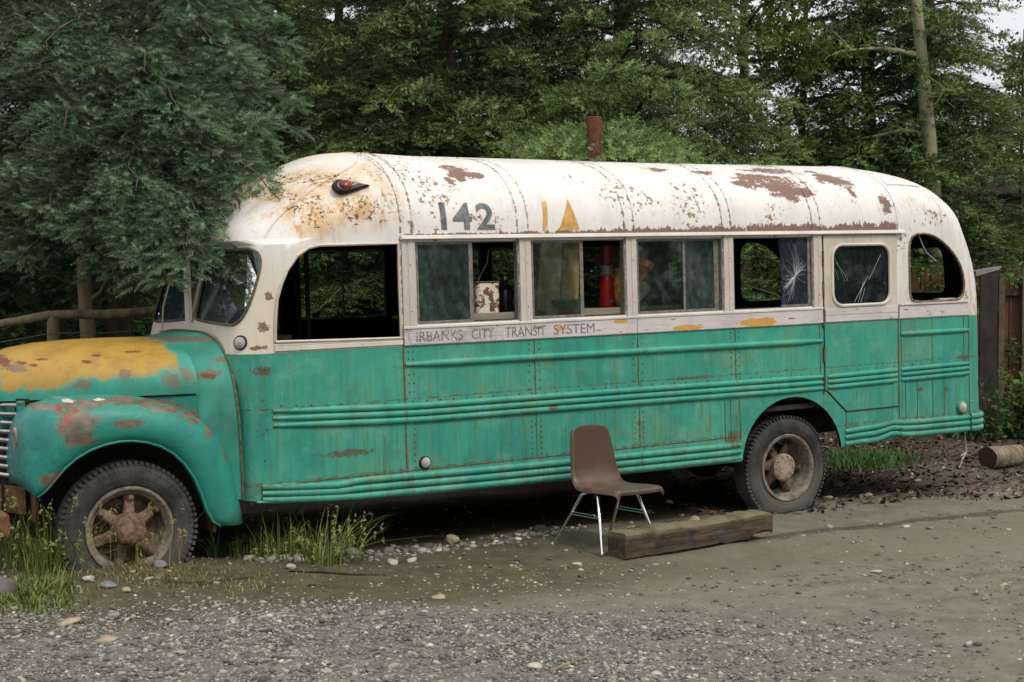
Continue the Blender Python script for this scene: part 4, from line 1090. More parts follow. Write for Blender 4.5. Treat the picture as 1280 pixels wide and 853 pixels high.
def bough(p0, p1, rng, droop=.12, wid=.34, pitch=.085, sp=.07, slen=.10, bare=.22, hang=.55, fluff=3, flat=False):
    """drooping spruce bough from p0 (trunk) to p1 (tip): returns shoot arrays and limb polyline"""
    p0 = np.asarray(p0, float); p1 = np.asarray(p1, float); L = np.linalg.norm(p1 - p0)
    n = 14; t = np.linspace(0, 1, n)[:, None]
    ax = p0 + (p1 - p0)*t; ax[:, 2] += droop*L*4*(t*(1-t))[:, 0]*.6 ; ax[1:-1] += rng.normal(size=(n-2, 3))*.012*L
    hor = (p1 - p0)/L; sd = np.cross(hor, [0, 0, 1.0]); sd /= np.linalg.norm(sd) + 1e-9
    P, D, S = [], [], []
    m = max(4, int(L*(1 - bare)/pitch))
    for i in range(m):
        f = bare + (1 - bare)*(i + rng.random()*.7)/m
        k = min(f*(n-1), n-1.001); i0 = int(k); c = lerp(ax[i0], ax[i0+1], k - i0); tg = ax[i0+1] - ax[i0]; tg /= np.linalg.norm(tg)
        for sg in (-1, 1):
            l2 = wid*L*((1 - f)**.75*.95 + .10)*min(1, .35 + (f - bare)*3)*rng.uniform(.6, 1.15)
            l2 = max(l2, .10)
            d2 = tg*rng.uniform(.5, .95) + sd*sg*rng.uniform(.5, 1) + np.array([0, 0, rng.uniform(-.22, .10) if flat else rng.uniform(-.65, .12)])
            d2 /= np.linalg.norm(d2)
            q = max(2, int(l2/sp)); s_ = (np.arange(q) + rng.random(q)*.5 + .5)/q
            pts = c + d2*l2*s_[:, None]; pts[:, 2] -= hang*l2*(s_**2)*rng.uniform(.2, 1.3)
            sid = np.cross(d2, [0, 0, 1.0]); sid /= np.linalg.norm(sid) + 1e-9
            for rep in range(fluff):
                jit = pts + rng.normal(size=(q, 3))*.014
                sg2 = np.where((np.arange(q) + rep) % 2 == 0, 1., -1.)[:, None]; spread = rng.uniform(.25, .95, (q, 1))
                dd = d2 + spread*sg2*sid + np.array([0, 0, 1.0])*(rng.uniform(-.28, .30, (q, 1)) + (.30 if rep == 1 else 0) - .12*s_[:, None]) + rng.normal(size=(q, 3))*.10
                if rep == 0: dd[-1] = d2 + np.array([0, 0, rng.uniform(-.2, .1)])
                P.append(jit); D.append(dd); S.append(slen*rng.uniform(.7, 1.35, q)*(1.2 - .35*s_))
    P = np.concatenate(P); D = np.concatenate(D); S = np.concatenate(S)
    tipness = np.linalg.norm(P - p0, axis=1)/L
    return P, D, S, tipness, ax
def spruce_meshes(name, H, R, z0, n, rng, needle, heroes=(), k=10, pads=False, nl=.30, whorl=.46, lod=1.0, ztop=None, lean=(0, 0), trunk_r=.14, dead=14, pw=.85, azr=None, trunk_mat=None, nwid=.085):
    """heroes: explicit boughs (z on trunk, tip offset xyz, width)"""
    P, D, S, T = [], [], [], []; limbs = MB()
    def add(p0, p1, **kw):
        p, d, s_, t_, ax = bough(p0, p1, rng, **kw)
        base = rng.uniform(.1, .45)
        P.append(p); D.append(d); S.append(s_); T.append(np.clip(.02 + base*.55 + .62*np.clip(t_, 0, 1.1)**2.2 + rng.normal(size=len(p))*.13, 0, 1))  # older inner needles darker, tips paler; inner shade deepened through the tint
        L = np.linalg.norm(np.subtract(p1, p0)); r0 = .008 + .009*L
        limbs.tube(ax, np.linspace(r0, .004, len(ax)), 4, 1, caps=False)
    z = z0
    while z < H - .3:
        dense = ztop is None or z < ztop
        far = lod if dense else lod*2.0
        cnt = n if dense else max(4, n - 3); a0 = rng.uniform(0, 6.28)
        for j in range(cnt + (2 if dense else 0)):
            prof = (1 - (z/H))**pw; r = R*prof*rng.uniform(.70, 1.15) + .12
            az = a0 + 6.283*j/cnt + rng.uniform(-.35, .35) if j < cnt else -1.57 + rng.uniform(-.7, .7); zz = z + rng.uniform(-.10, .10)
            tip = np.array([r*math.cos(az), r*math.sin(az), zz - r*rng.uniform(.10, .42) + .12])
            add(np.array([lean[0]*z, lean[1]*z, zz]), tip, pitch=.112*far, sp=.078*far, slen=.125*far**.9, wid=rng.uniform(.30, .42), droop=rng.uniform(.06, .2), fluff=3 if dense else 2, hang=rng.uniform(.2, .6), flat=True, bare=.18)
        z += whorl*rng.uniform(.8, 1.2)*(1 if dense else 1.5)
    for (zt, tip, wd) in heroes:
        add(np.array([0, 0, zt]), np.array(tip), pitch=.11*lod, sp=.080*lod, slen=.125, wid=wd, droop=.14, bare=.22, fluff=3, hang=.4, flat=True)
    for i in range(dead):                                # bare dead twigs low on the trunk
        z = rng.uniform(max(.8, z0*.5), H*.6); az = rng.uniform(0, 6.28); r = R*rng.uniform(.3, .7); pts = []
        for q in range(6):
            t = q/5; pts.append((r*t*math.cos(az + .3*math.sin(3*t + i)), r*t*math.sin(az + .3*math.sin(3*t + i)), z - .3*r*t + rng.uniform(-.05, .05)))
        limbs.tube(pts, np.linspace(.012, .003, 6), 4, 1, caps=False)
        for q in (2, 3, 4):
            b = np.array(pts[q]); d = rng.normal(size=3)*.22; limbs.tube([b, b + d*.6, b + d + np.array([0, 0, -.05])], [.005, .004, .002], 4, 1, caps=False)
    P = np.concatenate(P); D = np.concatenate(D); S = np.concatenate(S); T = np.concatenate(T)
    v, f, tn = sprays(P, D, S, T, rng, k, nl, nwid)
    crown = big_mesh(name + '_crown', v, f, [needle], {'tint': tn})
    zz = np.linspace(-.15, H, 16); wob = rng.normal(size=(16, 2))*.012
    limbs.tube([(lean[0]*z + wob[i, 0], lean[1]*z + wob[i, 1], z) for i, z in enumerate(zz)], [trunk_r*(1.25 if z < .1 else 1)*(1 - z/H)**.8 + .012 for z in zz], 12, 0)
    me = bpy.data.meshes.new(name + '_trunk'); me.from_pydata(limbs.v, [], limbs.f); me.materials.append(trunk_mat or M['bark']); me.materials.append(M['twig'])
    me.polygons.foreach_set('material_index', limbs.m); me.shade_smooth()
    return crown, me
def tree_thing(name, label, cat, loc, meshes, rotz=0, scale=1.0, group=None):
    t = empty(name, loc); t.rotation_euler = (0, 0, rotz); t.scale = (scale, scale, scale); tag(t, label, cat, group)
    link('crown', meshes[0], t); link('trunk', meshes[1], t); return t
def at(px, Z, z=0.0): return ((px - 640)/1770*Z, Z, z)
def pxz(px, py, Z):
    r = ray(px, py); t = Z / r[1]; return EYE + r*t

# --- the near spruce whose boughs hang over the bonnet and the windshield
rg = np.random.default_rng(21)
T1 = np.array(at(146, 12.9))
def hero(zt, px, py, Z, wd=.36): return (zt, tuple(pxz(px, py, Z) - T1), wd)
heroes = [hero(3.0, 338, 238, 9.75, .30), hero(2.75, 300, 262, 9.9, .28), hero(2.9, 262, 292, 9.75, .34), hero(2.65, 236, 336, 9.5, .30), hero(2.6, 200, 322, 9.8, .30),
          hero(3.3, 330, 175, 10.6, .34), hero(3.7, 372, 130, 11.5, .34), hero(4.1, 372, 60, 12, .34), hero(4.4, 350, 20, 12, .34), hero(3.5, 375, 165, 12.3, .3),
          hero(3.2, 170, 235, 9.8, .38), hero(2.8, 110, 285, 10.2, .36), hero(2.7, 50, 260, 10.4, .36), hero(2.5, 20, 330, 11, .30), hero(2.9, 10, 215, 10.5, .36),
          hero(3.5, 240, 150, 9.9, .38), hero(3.9, 180, 90, 10, .38), hero(3.6, 80, 160, 10.2, .38), hero(4.2, 60, 60, 10.3, .38), hero(4.6, 250, 20, 10.4, .38), hero(4.3, 300, 75, 10.5, .36),
          hero(3.3, 285, 215, 10.2, .34), hero(3.0, 215, 268, 9.9, .34), hero(2.55, 128, 315, 11.2, .28), hero(2.6, 258, 322, 9.7, .28), hero(2.5, 214, 348, 9.7, .26), hero(2.8, 288, 302, 9.8, .26)]
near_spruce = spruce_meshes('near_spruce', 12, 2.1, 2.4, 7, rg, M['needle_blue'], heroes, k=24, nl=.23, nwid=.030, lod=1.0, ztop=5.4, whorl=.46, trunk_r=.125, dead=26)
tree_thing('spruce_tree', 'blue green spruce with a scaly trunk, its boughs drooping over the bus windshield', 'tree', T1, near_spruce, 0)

# --- a family of background spruces
rg = np.random.default_rng(33)
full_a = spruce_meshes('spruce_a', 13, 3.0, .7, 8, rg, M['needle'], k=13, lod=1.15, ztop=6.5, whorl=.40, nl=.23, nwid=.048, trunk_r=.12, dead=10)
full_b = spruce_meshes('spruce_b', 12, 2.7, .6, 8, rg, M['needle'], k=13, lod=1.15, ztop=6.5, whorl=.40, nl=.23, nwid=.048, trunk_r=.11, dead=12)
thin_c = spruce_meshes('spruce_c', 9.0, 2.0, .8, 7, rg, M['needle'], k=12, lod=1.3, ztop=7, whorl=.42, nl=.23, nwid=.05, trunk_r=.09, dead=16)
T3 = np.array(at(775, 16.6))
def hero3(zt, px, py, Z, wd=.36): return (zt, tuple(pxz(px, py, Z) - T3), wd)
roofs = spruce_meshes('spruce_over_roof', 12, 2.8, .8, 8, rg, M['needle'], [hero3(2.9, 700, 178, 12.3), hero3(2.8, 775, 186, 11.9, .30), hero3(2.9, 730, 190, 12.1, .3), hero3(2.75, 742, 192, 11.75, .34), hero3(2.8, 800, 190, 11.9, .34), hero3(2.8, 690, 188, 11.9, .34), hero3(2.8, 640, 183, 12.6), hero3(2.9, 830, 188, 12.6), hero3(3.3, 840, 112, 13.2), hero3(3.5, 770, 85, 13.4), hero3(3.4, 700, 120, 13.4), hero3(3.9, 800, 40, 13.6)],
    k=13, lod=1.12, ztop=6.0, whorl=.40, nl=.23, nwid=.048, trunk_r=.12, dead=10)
GS = 'spruces in the wood behind the bus'
for name, lab, px, Z, ms, rz, s_ in (
    ('spruce_tree', 'broad green spruce right behind the front half of the bus, above the number 142', 560, 16.2, full_a, -0.15, 1.0),
    ('spruce_tree', 'green spruce directly behind the rusty stovepipe, boughs reaching right over the roof', 775, 16.6, roofs, 0, 1.0),
    ('spruce_tree', 'thin dark spruce with sky showing through it, behind the nose of the bus roof', 425, 19.5, thin_c, 0.67, 1.05),
    ('spruce_tree', 'dark spruce left of the pale aspen trunk, behind the tail of the bus', 1085, 21.0, full_a, -0.24, .98),
    ('spruce_tree', 'dark low boughed spruce behind the pale aspen trunk', 1160, 20.3, full_b, 0.0, .86),
    ('spruce_tree', 'dark spruce at the right edge above the board fence', 1275, 20.5, full_b, -0.44, .47),
    ('spruce_tree', 'shaded spruce at the left edge behind the log rail', -45, 14.3, full_b, 0.23, .95),
    ('spruce_tree', 'dark spruce in the shade behind the bus windshield', 270, 17.5, full_a, 0.47, .9),
    ('spruce_tree', 'dark spruce filling the gap between the two green spruces over the roof', 670, 20.5, full_a, -0.68, 1.0),
    ('spruce_tree', 'dark spruce closing the gap behind the bus nose, right of the thin one', 470, 22.5, full_a, 0.5, 1.0),
    ('spruce_tree', 'dark spruce left of the thin one, behind the windshield spruce', 320, 21.5, full_b, -0.38, 1.05),
    ('spruce_tree', 'low dark spruce under the leafy poplar, behind the rear roof', 930, 24.0, full_b, 0.53, .48),
    ('spruce_tree', 'shaded spruce behind the blue shed at the left edge', 60, 20.5, full_a, -0.43, 1.0),
    ('spruce_tree', 'far spruce seen through the gap over the bus nose', 380, 28.0, thin_c, 0.06, .78),
    ('spruce_tree', 'far spruce showing between the poplar and the dark spruce', 1010, 29.0, full_b, 0.44, .45),
    ('spruce_tree', 'far spruce behind the roof beside the poplar stem', 870, 29.0, full_a, 0.69, .42)):
    tree_thing(name, lab, 'tree', at(px, Z), ms, rz, s_, GS)
# --- the closed wood further back reads as one mass
v_, f_, t_ = [], [], []; rg = np.random.default_rng(8)
for i in range(30):
    X = -17 + 1.3*i + rg.uniform(-.5, .5); Y = 34 + rg.uniform(-2, 4); Hh = rg.uniform(5.0, 6.6)
    if 3.5 < X < 9: Hh *= .8
    P_, D_, S_, Q_ = [], [], [], []
    for b_ in range(46):
        f = (b_ + rg.random())/46; z = .3 + (Hh - .3)*f; r = 2.1*(1 - z/Hh)**.8*rg.uniform(.7, 1.1) + .1; az = b_*2.4
        p, d, s_, tt, ax = bough((X, Y, z), (X + r*math.cos(az), Y + r*math.sin(az), z - .3*r), rg, pitch=.25, sp=.17, slen=.24, wid=.34)
        P_.append(p); D_.append(d); S_.append(s_); Q_.append(np.clip(.25 + .3*tt, 0, 1))
    a, b, c = sprays(np.concatenate(P_), np.concatenate(D_), np.concatenate(S_), np.concatenate(Q_), rg, 6, .34, .10)
    f_.append(b + sum(len(q) for q in v_)); v_.append(a); t_.append(c)
far = link('far_wood', big_mesh('far_wood', np.concatenate(v_), np.concatenate(f_), [M['needle']], {'tint': np.concatenate(t_)}))
tag(far, 'dark closed wood of spruces far behind the clearing', 'woodland', kind='stuff')

unseen_wood_back = link('far_wood', far.data); unseen_wood_back.rotation_euler = (0, 0, math.pi); unseen_wood_back.scale = (1.7, 1.0, 3.4); tag(unseen_wood_back, 'unseen tall wood added behind the camera to block low sky light and darken the window reflections', 'woodland', kind='stuff')  # out of view, stretched tall to cut low frontal sky light and darken reflections
unseen_wood_side = link('far_wood', far.data); unseen_wood_side.rotation_euler = (0, 0, -math.pi/2); unseen_wood_side.scale = (1.6, 1.05, 3.0); tag(unseen_wood_side, 'unseen tall wood added beyond the tail of the bus to darken the window reflections', 'woodland', kind='stuff')  # out of view, added so the panes mirror dark trees instead of sky
# --- broad leaved trees
def leafy(name, H, rng, n_limb, spread, z0, leaf=.05, per=26, trunk_r=.1, lean=(0, 0), bend=0.0, mat=None, barkm=None, limb_len=1.8, zmax=None):
    limbs = MB(); LP = []
    zz = np.linspace(-.2, H, 14); tr = [(lean[0]*z + bend*math.sin(z*.6), lean[1]*z, z) for z in zz]
    limbs.tube(tr, [trunk_r*(1 - .75*z/H) for z in zz], 12, 0)
    for i in range(n_limb):
        z = z0 + (H - z0)*((i + rng.random())/n_limb)**1.0; az = i*2.4 + rng.uniform(-.5, .5); L = limb_len*(1 - .5*z/H)*rng.uniform(.6, 1.2)
        if zmax and z > zmax: L *= .8
        b = np.array([lean[0]*z + bend*math.sin(z*.6), lean[1]*z, z]); d = np.array([math.cos(az), math.sin(az), rng.uniform(.0, .5)]); pts = [b]
        for q in range(7):
            d = d + rng.normal(size=3)*.16 + np.array([0, 0, .03]); d /= np.linalg.norm(d); pts.append(pts[-1] + d*L/7)
        limbs.tube(pts, np.linspace(.032*(trunk_r/.1), .006, 8), 5, 0, caps=False)
        for q in range(2, 8):
            for w in range(3):
                tdir = d*.4 + rng.normal(size=3); tdir /= np.linalg.norm(tdir); tl = spread*rng.uniform(.3, 1.0)
                e = pts[q] + tdir*tl; limbs.tube([pts[q], lerp(pts[q], e, .5) + rng.normal(size=3)*.03, e], [.007, .005, .003], 3, 0, caps=False)
                k = rng.poisson(per*tl/spread); s_ = rng.random((k, 1))**.7
                LP.append(pts[q] + (e - pts[q])*s_ + rng.normal(size=(k, 3))*.085)
    C = np.concatenate(LP); N = len(C)
    nrm = rng.normal(size=(N, 3)); nrm[:, 2] = np.abs(nrm[:, 2]) + .2
    e0, e1, e2 = frames(nrm, rng); s_ = leaf*rng.uniform(.6, 1.25, (N, 1))
    v = np.stack([C - e1*s_, C + e2*s_*.62 + e0*s_*.15, C + e1*s_*1.1, C - e2*s_*.62 + e0*s_*.15], 1).reshape(-1, 3)
    f = np.arange(4*N).reshape(-1, 4); t = np.repeat(np.clip(rng.normal(.42, .2, N), 0, 1), 4)
    crown = big_mesh(name + '_crown', v, f, [mat or M['leaf']], {'tint': t})
    me = bpy.data.meshes.new(name + '_trunk'); me.from_pydata(limbs.v, [], limbs.f); me.materials.append(barkm or M['twig']); me.shade_smooth()
    return crown, me
rg = np.random.default_rng(5)
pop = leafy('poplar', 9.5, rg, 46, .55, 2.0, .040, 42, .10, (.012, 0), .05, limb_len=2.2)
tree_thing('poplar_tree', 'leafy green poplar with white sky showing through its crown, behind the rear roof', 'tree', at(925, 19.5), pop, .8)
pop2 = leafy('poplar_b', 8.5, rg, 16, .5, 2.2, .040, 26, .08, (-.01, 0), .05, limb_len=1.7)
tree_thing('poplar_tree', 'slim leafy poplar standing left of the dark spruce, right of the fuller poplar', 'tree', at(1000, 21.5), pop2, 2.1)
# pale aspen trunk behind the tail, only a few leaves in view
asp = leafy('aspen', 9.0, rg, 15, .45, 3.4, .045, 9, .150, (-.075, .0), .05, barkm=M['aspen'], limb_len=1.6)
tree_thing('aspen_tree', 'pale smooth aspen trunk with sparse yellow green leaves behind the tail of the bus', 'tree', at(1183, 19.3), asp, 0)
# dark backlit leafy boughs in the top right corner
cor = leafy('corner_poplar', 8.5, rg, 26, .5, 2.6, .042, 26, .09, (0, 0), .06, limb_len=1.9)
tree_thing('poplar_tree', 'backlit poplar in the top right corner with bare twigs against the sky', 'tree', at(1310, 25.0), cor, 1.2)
# bare stem beside the near spruce
m = MB(); zz = np.linspace(-.2, 3.4, 14)
bt = np.array(at(110, 12.75))
m.tube([(-.16 + .02*math.sin(z*2.3) + -.028*(z - 1.6), 0.0, z) for z in zz], [.088 - .012*z for z in zz], 12)
for a, b in (((-.16, 0, 1.75), (.12, -.25, 2.0)), ((-.18, 0, 2.3), (-.5, -.3, 2.5))): m.tube([a, lerp(np.array(a), np.array(b), .5) + np.array([0, 0, -.05]), b], [.02, .014, .006], 5)
o = m.build('bare_trunk', M['deadwood'], smooth=60, loc=bt + np.array([.16, 0, 0])); tag(o, 'bare yellowish tree stem with peeling bark just behind the log rail', 'tree trunk')
# ------------------------------------------------------------------ ground
def gz(x, y):
    """ground height"""
    h = .012*np.sin(x*1.7 + .4)*np.cos(y*1.3) + .006*np.sin(x*5.1 + y*3.7)
    h = h + .10*np.exp(-(((x + 2.75)/.75)**2 + ((y - 9.1)/.85)**2))            # grassy bank by the front wheel
    h = h + .05*np.exp(-(((x + 1.7)/.9)**2 + ((y - 9.15)/.35)**2))
    h = h + .045*np.exp(-(((x - .45)/.5)**2 + ((y - 10.5)/.5)**2))
    h = h - .03*np.exp(-(((x + .6)/1.6)**2 + ((y - 8.9)/.45)**2))              # muddy hollow
    h = h + .05*np.exp(-(((x - 3.4)/.8)**2 + ((y - 12.0)/.5)**2))
    return h
def ground_mat():
    m = Mat('ground_soil'); x, y, z = m.xyz()
    n1 = m.noise(.8, 5, .6); n2 = m.noise(5, 6, .65); n3 = m.noise(26, 6, .7); n4 = m.noise(110, 4, .7)
    earth = m.ramp(n2, [(.3, (.115, .097, .066)), (.5, (.165, .142, .102)), (.7, (.21, .185, .14))])
    mud = m.ramp(n2, [(.3, (.056, .044, .026)), (.55, (.095, .077, .048)), (.75, (.13, .109, .075))])
    grav = m.ramp(n3, [(.3, (.075, .07, .06)), (.5, (.15, .143, .128)), (.7, (.25, .24, .22))])
    # wet mud along the near flank of the bus
    wob = m.mul(m.math('SUBTRACT', n1, .5), 1.6); wob2 = m.mul(m.math('SUBTRACT', n2, .5), .9)
    v = m.add(y, m.mul(x, -.42), wob, wob2)                          # distance measured away from the bus line
    wet = m.mul(m.step(v, 8.15, 8.7), m.step(m.add(x, wob), 2.2, .2))
    gv = m.step(m.add(y, m.mul(x, .10), m.mul(wob, .6), wob2), 8.25, 7.75)
    gv = m.mul(gv, m.step(m.add(x, wob), 2.6, .6))
    c = m.mix(m.mul(m.step(n3, .52, .66), .6), earth, grav)
    c = m.mix(m.mul(gv, .8), c, grav)
    c = m.mix(wet, c, mud)
    # dark litter behind and under the bus
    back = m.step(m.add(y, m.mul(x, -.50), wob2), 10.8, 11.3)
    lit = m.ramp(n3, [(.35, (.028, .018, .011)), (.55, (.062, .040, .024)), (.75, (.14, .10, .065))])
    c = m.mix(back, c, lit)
    moss = m.mul(m.step(n2, .46, .6), m.step(m.math('ABSOLUTE', m.add(v, -9.1)), .8, .2))
    c = m.mix(m.mul(moss, .45), c, (.075, .075, .018))
    c = m.mix(m.mul(m.step(n4, .55, .75), .35), c, (.22, .205, .175))
    tx = m.add(m.mul(m.math('SUBTRACT', x, 2.1), .464), m.mul(m.math('SUBTRACT', y, 10.62), -.886), m.mul(m.math('SUBTRACT', n2, .5), .10))
    trk = m.mul(m.step(m.math('ABSOLUTE', tx), .085, .02), m.step(x, 1.5, 2.0), m.step(n3, .35, .6))
    c = m.mix(m.mul(trk, .7), c, (.045, .036, .022))
    pale = m.step(m.noise(.55, 4, .6, w=4), .48, .62); c = m.mix(m.mul(pale, m.step(m.add(x, y), 8, 10), .35), c, (.21, .185, .14))
    rough = m.math('SUBTRACT', .92, m.mul(wet, .30))
    h = m.add(m.mul(trk, .8), m.mul(n2, .6), m.mul(n3, .5), m.mul(n4, m.math('SUBTRACT', .30, m.mul(wet, .2))))
    return m.out(m.bsdf(c, rough, bump=h, bstr=.8, bdist=.035, spec=.3))
xs = np.concatenate([np.linspace(-60, -8, 14), np.linspace(-7, 8, 150), np.linspace(9, 60, 14)])
ys = np.concatenate([np.linspace(-12, 3.5, 8), np.linspace(4, 16, 150), np.linspace(17, 90, 20)])
X, Y = np.meshgrid(xs, ys); rg = np.random.default_rng(2)
Zg = gz(X, Y) + rg.normal(size=X.shape)*.003
vv = np.stack([X, Y, Zg], -1).reshape(-1, 3); nx = len(xs)
ii = (np.arange(len(ys)-1)[:, None]*nx + np.arange(nx-1)[None]).ravel()
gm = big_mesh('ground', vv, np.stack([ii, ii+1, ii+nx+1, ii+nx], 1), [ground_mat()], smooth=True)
tag(link('ground', gm), kind='structure')

# --- gravel: thousands of small stones as one ground cover
def ico():
    t = (1 + 5**.5)/2
    v = np.array([(-1,t,0),(1,t,0),(-1,-t,0),(1,-t,0),(0,-1,t),(0,1,t),(0,-1,-t),(0,1,-t),(t,0,-1),(t,0,1),(-t,0,-1),(-t,0,1)], float); v /= np.linalg.norm(v[0])
    f = np.array([(0,11,5),(0,5,1),(0,1,7),(0,7,10),(0,10,11),(1,5,9),(5,11,4),(11,10,2),(10,7,6),(7,1,8),(3,9,4),(3,4,2),(3,2,6),(3,6,8),(3,8,9),(4,9,5),(2,4,11),(6,2,10),(8,6,7),(9,8,1)])
    return v, f
IV, IF = ico()
def stone_mat(name, a, b, c, attr=True):
    m = Mat(name); n = m.noise(30, 4, .65)
    f = m.node('ShaderNodeAttribute', attribute_name='tint').outputs['Fac'] if attr else m.node('ShaderNodeObjectInfo').outputs['Random']
    col = m.ramp(f, [(.0, a), (.5, b), (.93, c), (1.0, tuple(min(v*1.5, .8) for v in c))])
    col = m.mix(m.mul(m.step(n, .4, .7), .35), col, (.11, .095, .07))
    return m.out(m.bsdf(col, .85, bump=n, bstr=.3, bdist=.004, spec=.3))
def stones_mesh(name, pts, size, mat, rng, flat=.55):
    N = len(pts); v = IV[None]*(1 + rng.uniform(-.28, .28, (N, 12, 1)))
    s_ = size[:, None]*np.stack([rng.uniform(.75, 1.4, N), rng.uniform(.6, 1.0, N), flat*rng.uniform(.6, 1.2, N)], 1)
    v = v*s_[:, None, :]
    a = rng.uniform(0, 6.28, N); ca, sa = np.cos(a)[:, None], np.sin(a)[:, None]; tl = rng.normal(size=(N, 1))*.3
    x = v[..., 0]*ca - v[..., 1]*sa; y = v[..., 0]*sa + v[..., 1]*ca; z = v[..., 2] + x*tl*.5
    v = np.stack([x, y, z], -1) + pts[:, None, :]
    f = (IF[None] + (np.arange(N)*12)[:, None, None]).reshape(-1, 3)
    return big_mesh(name, v.reshape(-1, 3), f, [mat], {'tint': np.repeat(rng.random(N), 12)})
rg = np.random.default_rng(77)
def scatter(n, x0, x1, y0, y1, dens):
    x = rg.uniform(x0, x1, n); y = rg.uniform(y0, y1, n); keep = rg.random(n) < dens(x, y)
    return x[keep], y[keep]
def noise2(x, y, s):
    return .5 + .25*(np.sin(x*s + 1.3*np.sin(y*s*.7)) + np.sin(y*s*1.3 + 1.7*np.sin(x*s*.9 + 2)))
def sm(v, a, b): t = np.clip((v - a)/(b - a), 0, 1); return t*t*(3 - 2*t)
def dens_small(x, y):
    near = sm(y + .10*x + .5*(noise2(x, y, 1.6) - .5), 8.25, 7.6)*sm(x + .8*(noise2(x, y, 1.1) - .5), 3.0, .4)
    return np.clip(.97*near*(.45 + .55*noise2(x, y, 4)) + .03 + .06*noise2(x, y, 2.2)**2, 0, 1)*np.where(y - .5*x > 10.6, .45, 1)
M['gravel'] = stone_mat('gravel_stones', (.060, .056, .049), (.165, .155, .135), (.35, .325, .275))
x, y = scatter(105000, -3.3, 4.4, 6.0, 9.4, dens_small)
s1 = rg.gamma(2.0, .0028, len(x)) + .0026
x2, y2 = scatter(15000, -4, 7, 8.6, 15.5, lambda x, y: .20*(.2 + noise2(x, y, 2.0)))
s2 = rg.gamma(2.0, .0042, len(x2)) + .004
t3 = rg.random(420); ax_, bx_ = ground(318, 707), ground(720, 668)
x3 = ax_[0] + (bx_[0] - ax_[0])*t3 + rg.normal(size=420)*.06; y3 = ax_[1] + (bx_[1] - ax_[1])*t3 + rg.normal(size=420)*.10 - .03; s3 = rg.gamma(2.5, .0055, 420) + .006
px_, py_, sz = np.concatenate([x, x2, x3]), np.concatenate([y, y2, y3]), np.concatenate([s1, s2, s3])
gv = link('gravel', stones_mesh('gravel', np.stack([px_, py_, gz(px_, py_) + sz*.12], 1), sz, M['gravel'], rg))
tag(gv, 'loose grey gravel strewn over the yard in front of the bus', 'gravel', kind='stuff')
# leaf litter / wood chips behind the bus
def chips(n, rng):
    x, y = scatter(n, 1.5, 9, 11.5, 19.5, lambda x, y: (y - .5*x > 10.3)*.9)
    N = len(x); c = np.stack([x, y, gz(x, y) + .008], 1); nr = rng.normal(size=(N, 3))*.5; nr[:, 2] = 1
    e0, e1, e2 = frames(nr, rng); a = rng.uniform(.010, .035, (N, 1)); b = a*rng.uniform(.25, .7, (N, 1))
    v = np.stack([c - e1*a - e2*b, c + e1*a - e2*b, c + e1*a + e2*b, c - e1*a + e2*b], 1).reshape(-1, 3)
    return v, np.arange(4*N).reshape(-1, 4), np.repeat(rng.random(N), 4)
v, f, t = chips(16000, rg)
mm = Mat('litter_chips'); fa = mm.node('ShaderNodeAttribute', attribute_name='tint').outputs['Fac']
M['chips'] = mm.out(mm.bsdf(mm.ramp(fa, [(0, (.025, .014, .009)), (.6, (.075, .042, .024)), (.9, (.15, .095, .055)), (1, (.34, .28, .22))]), .9))
tag(link('litter', big_mesh('litter', v, f, [M['chips']], {'tint': t})), 'dark brown litter of bark and dead leaves behind the tail of the bus', 'leaf litter', kind='stuff')

# --- single stones one can point at
def rock(px, py, wpx, col, label, flat=.55, hpx=None):
    p = ground(px, py); r = wpx/2/1770*p[1]
    rng = np.random.default_rng(int(px*7 + py)); bm = bmesh.new(); bmesh.ops.create_icosphere(bm, subdivisions=3, radius=1.0)
    planes = [(Vector(rng.normal(size=3)).normalized(), rng.uniform(.62, .92)) for _ in range(11)]; ph = rng.uniform(0, 6, 6); fl = flat if hpx is None else hpx/wpx
    for v in bm.verts:
        c = v.co; k = 1 + .13*math.sin(2.1*c.x + ph[0])*math.cos(2.6*c.y + ph[1]) + .10*math.sin(3.9*c.z + ph[2] + 2*c.x) + .05*math.sin(7*c.x + ph[3])*math.sin(6*c.y + ph[4])
        q = c*k
        for pn, pd in planes:
            e = q.dot(pn) - pd
            if e > 0: q = q - pn*e*.9
        v.co = Vector((q.x*r, q.y*r*.8, q.z*r*fl))
    me = bpy.data.meshes.new('stone'); bm.to_mesh(me); bm.free(); me.shade_smooth(); me.materials.append(col)
    o = bpy.data.objects.new('stone', me); COL.objects.link(o); o.location = (p[0], p[1] + r*.3, gz(p[0], p[1]) + r*fl*.45); o.rotation_euler = (rng.uniform(-.15, .15), rng.uniform(-.15, .15), rng.uniform(-.5, .5))
    tag(o, label, 'stone', 'loose stones on the yard'); return o
M['stone_purple'] = plain('purple_grey_rock', (.10, .085, .085), .9, 9, .5, bstr=.5); M['stone_pale'] = plain('pale_stone', (.36, .33, .28), .85, 14, .25); M['stone_grey'] = plain('grey_stone', (.17, .175, .17), .85, 14, .25); M['stone_tan'] = plain('tan_stone', (.30, .24, .16), .85, 14, .25); M['stone_brown'] = plain('brown_stone', (.15, .115, .075), .9, 14, .3)
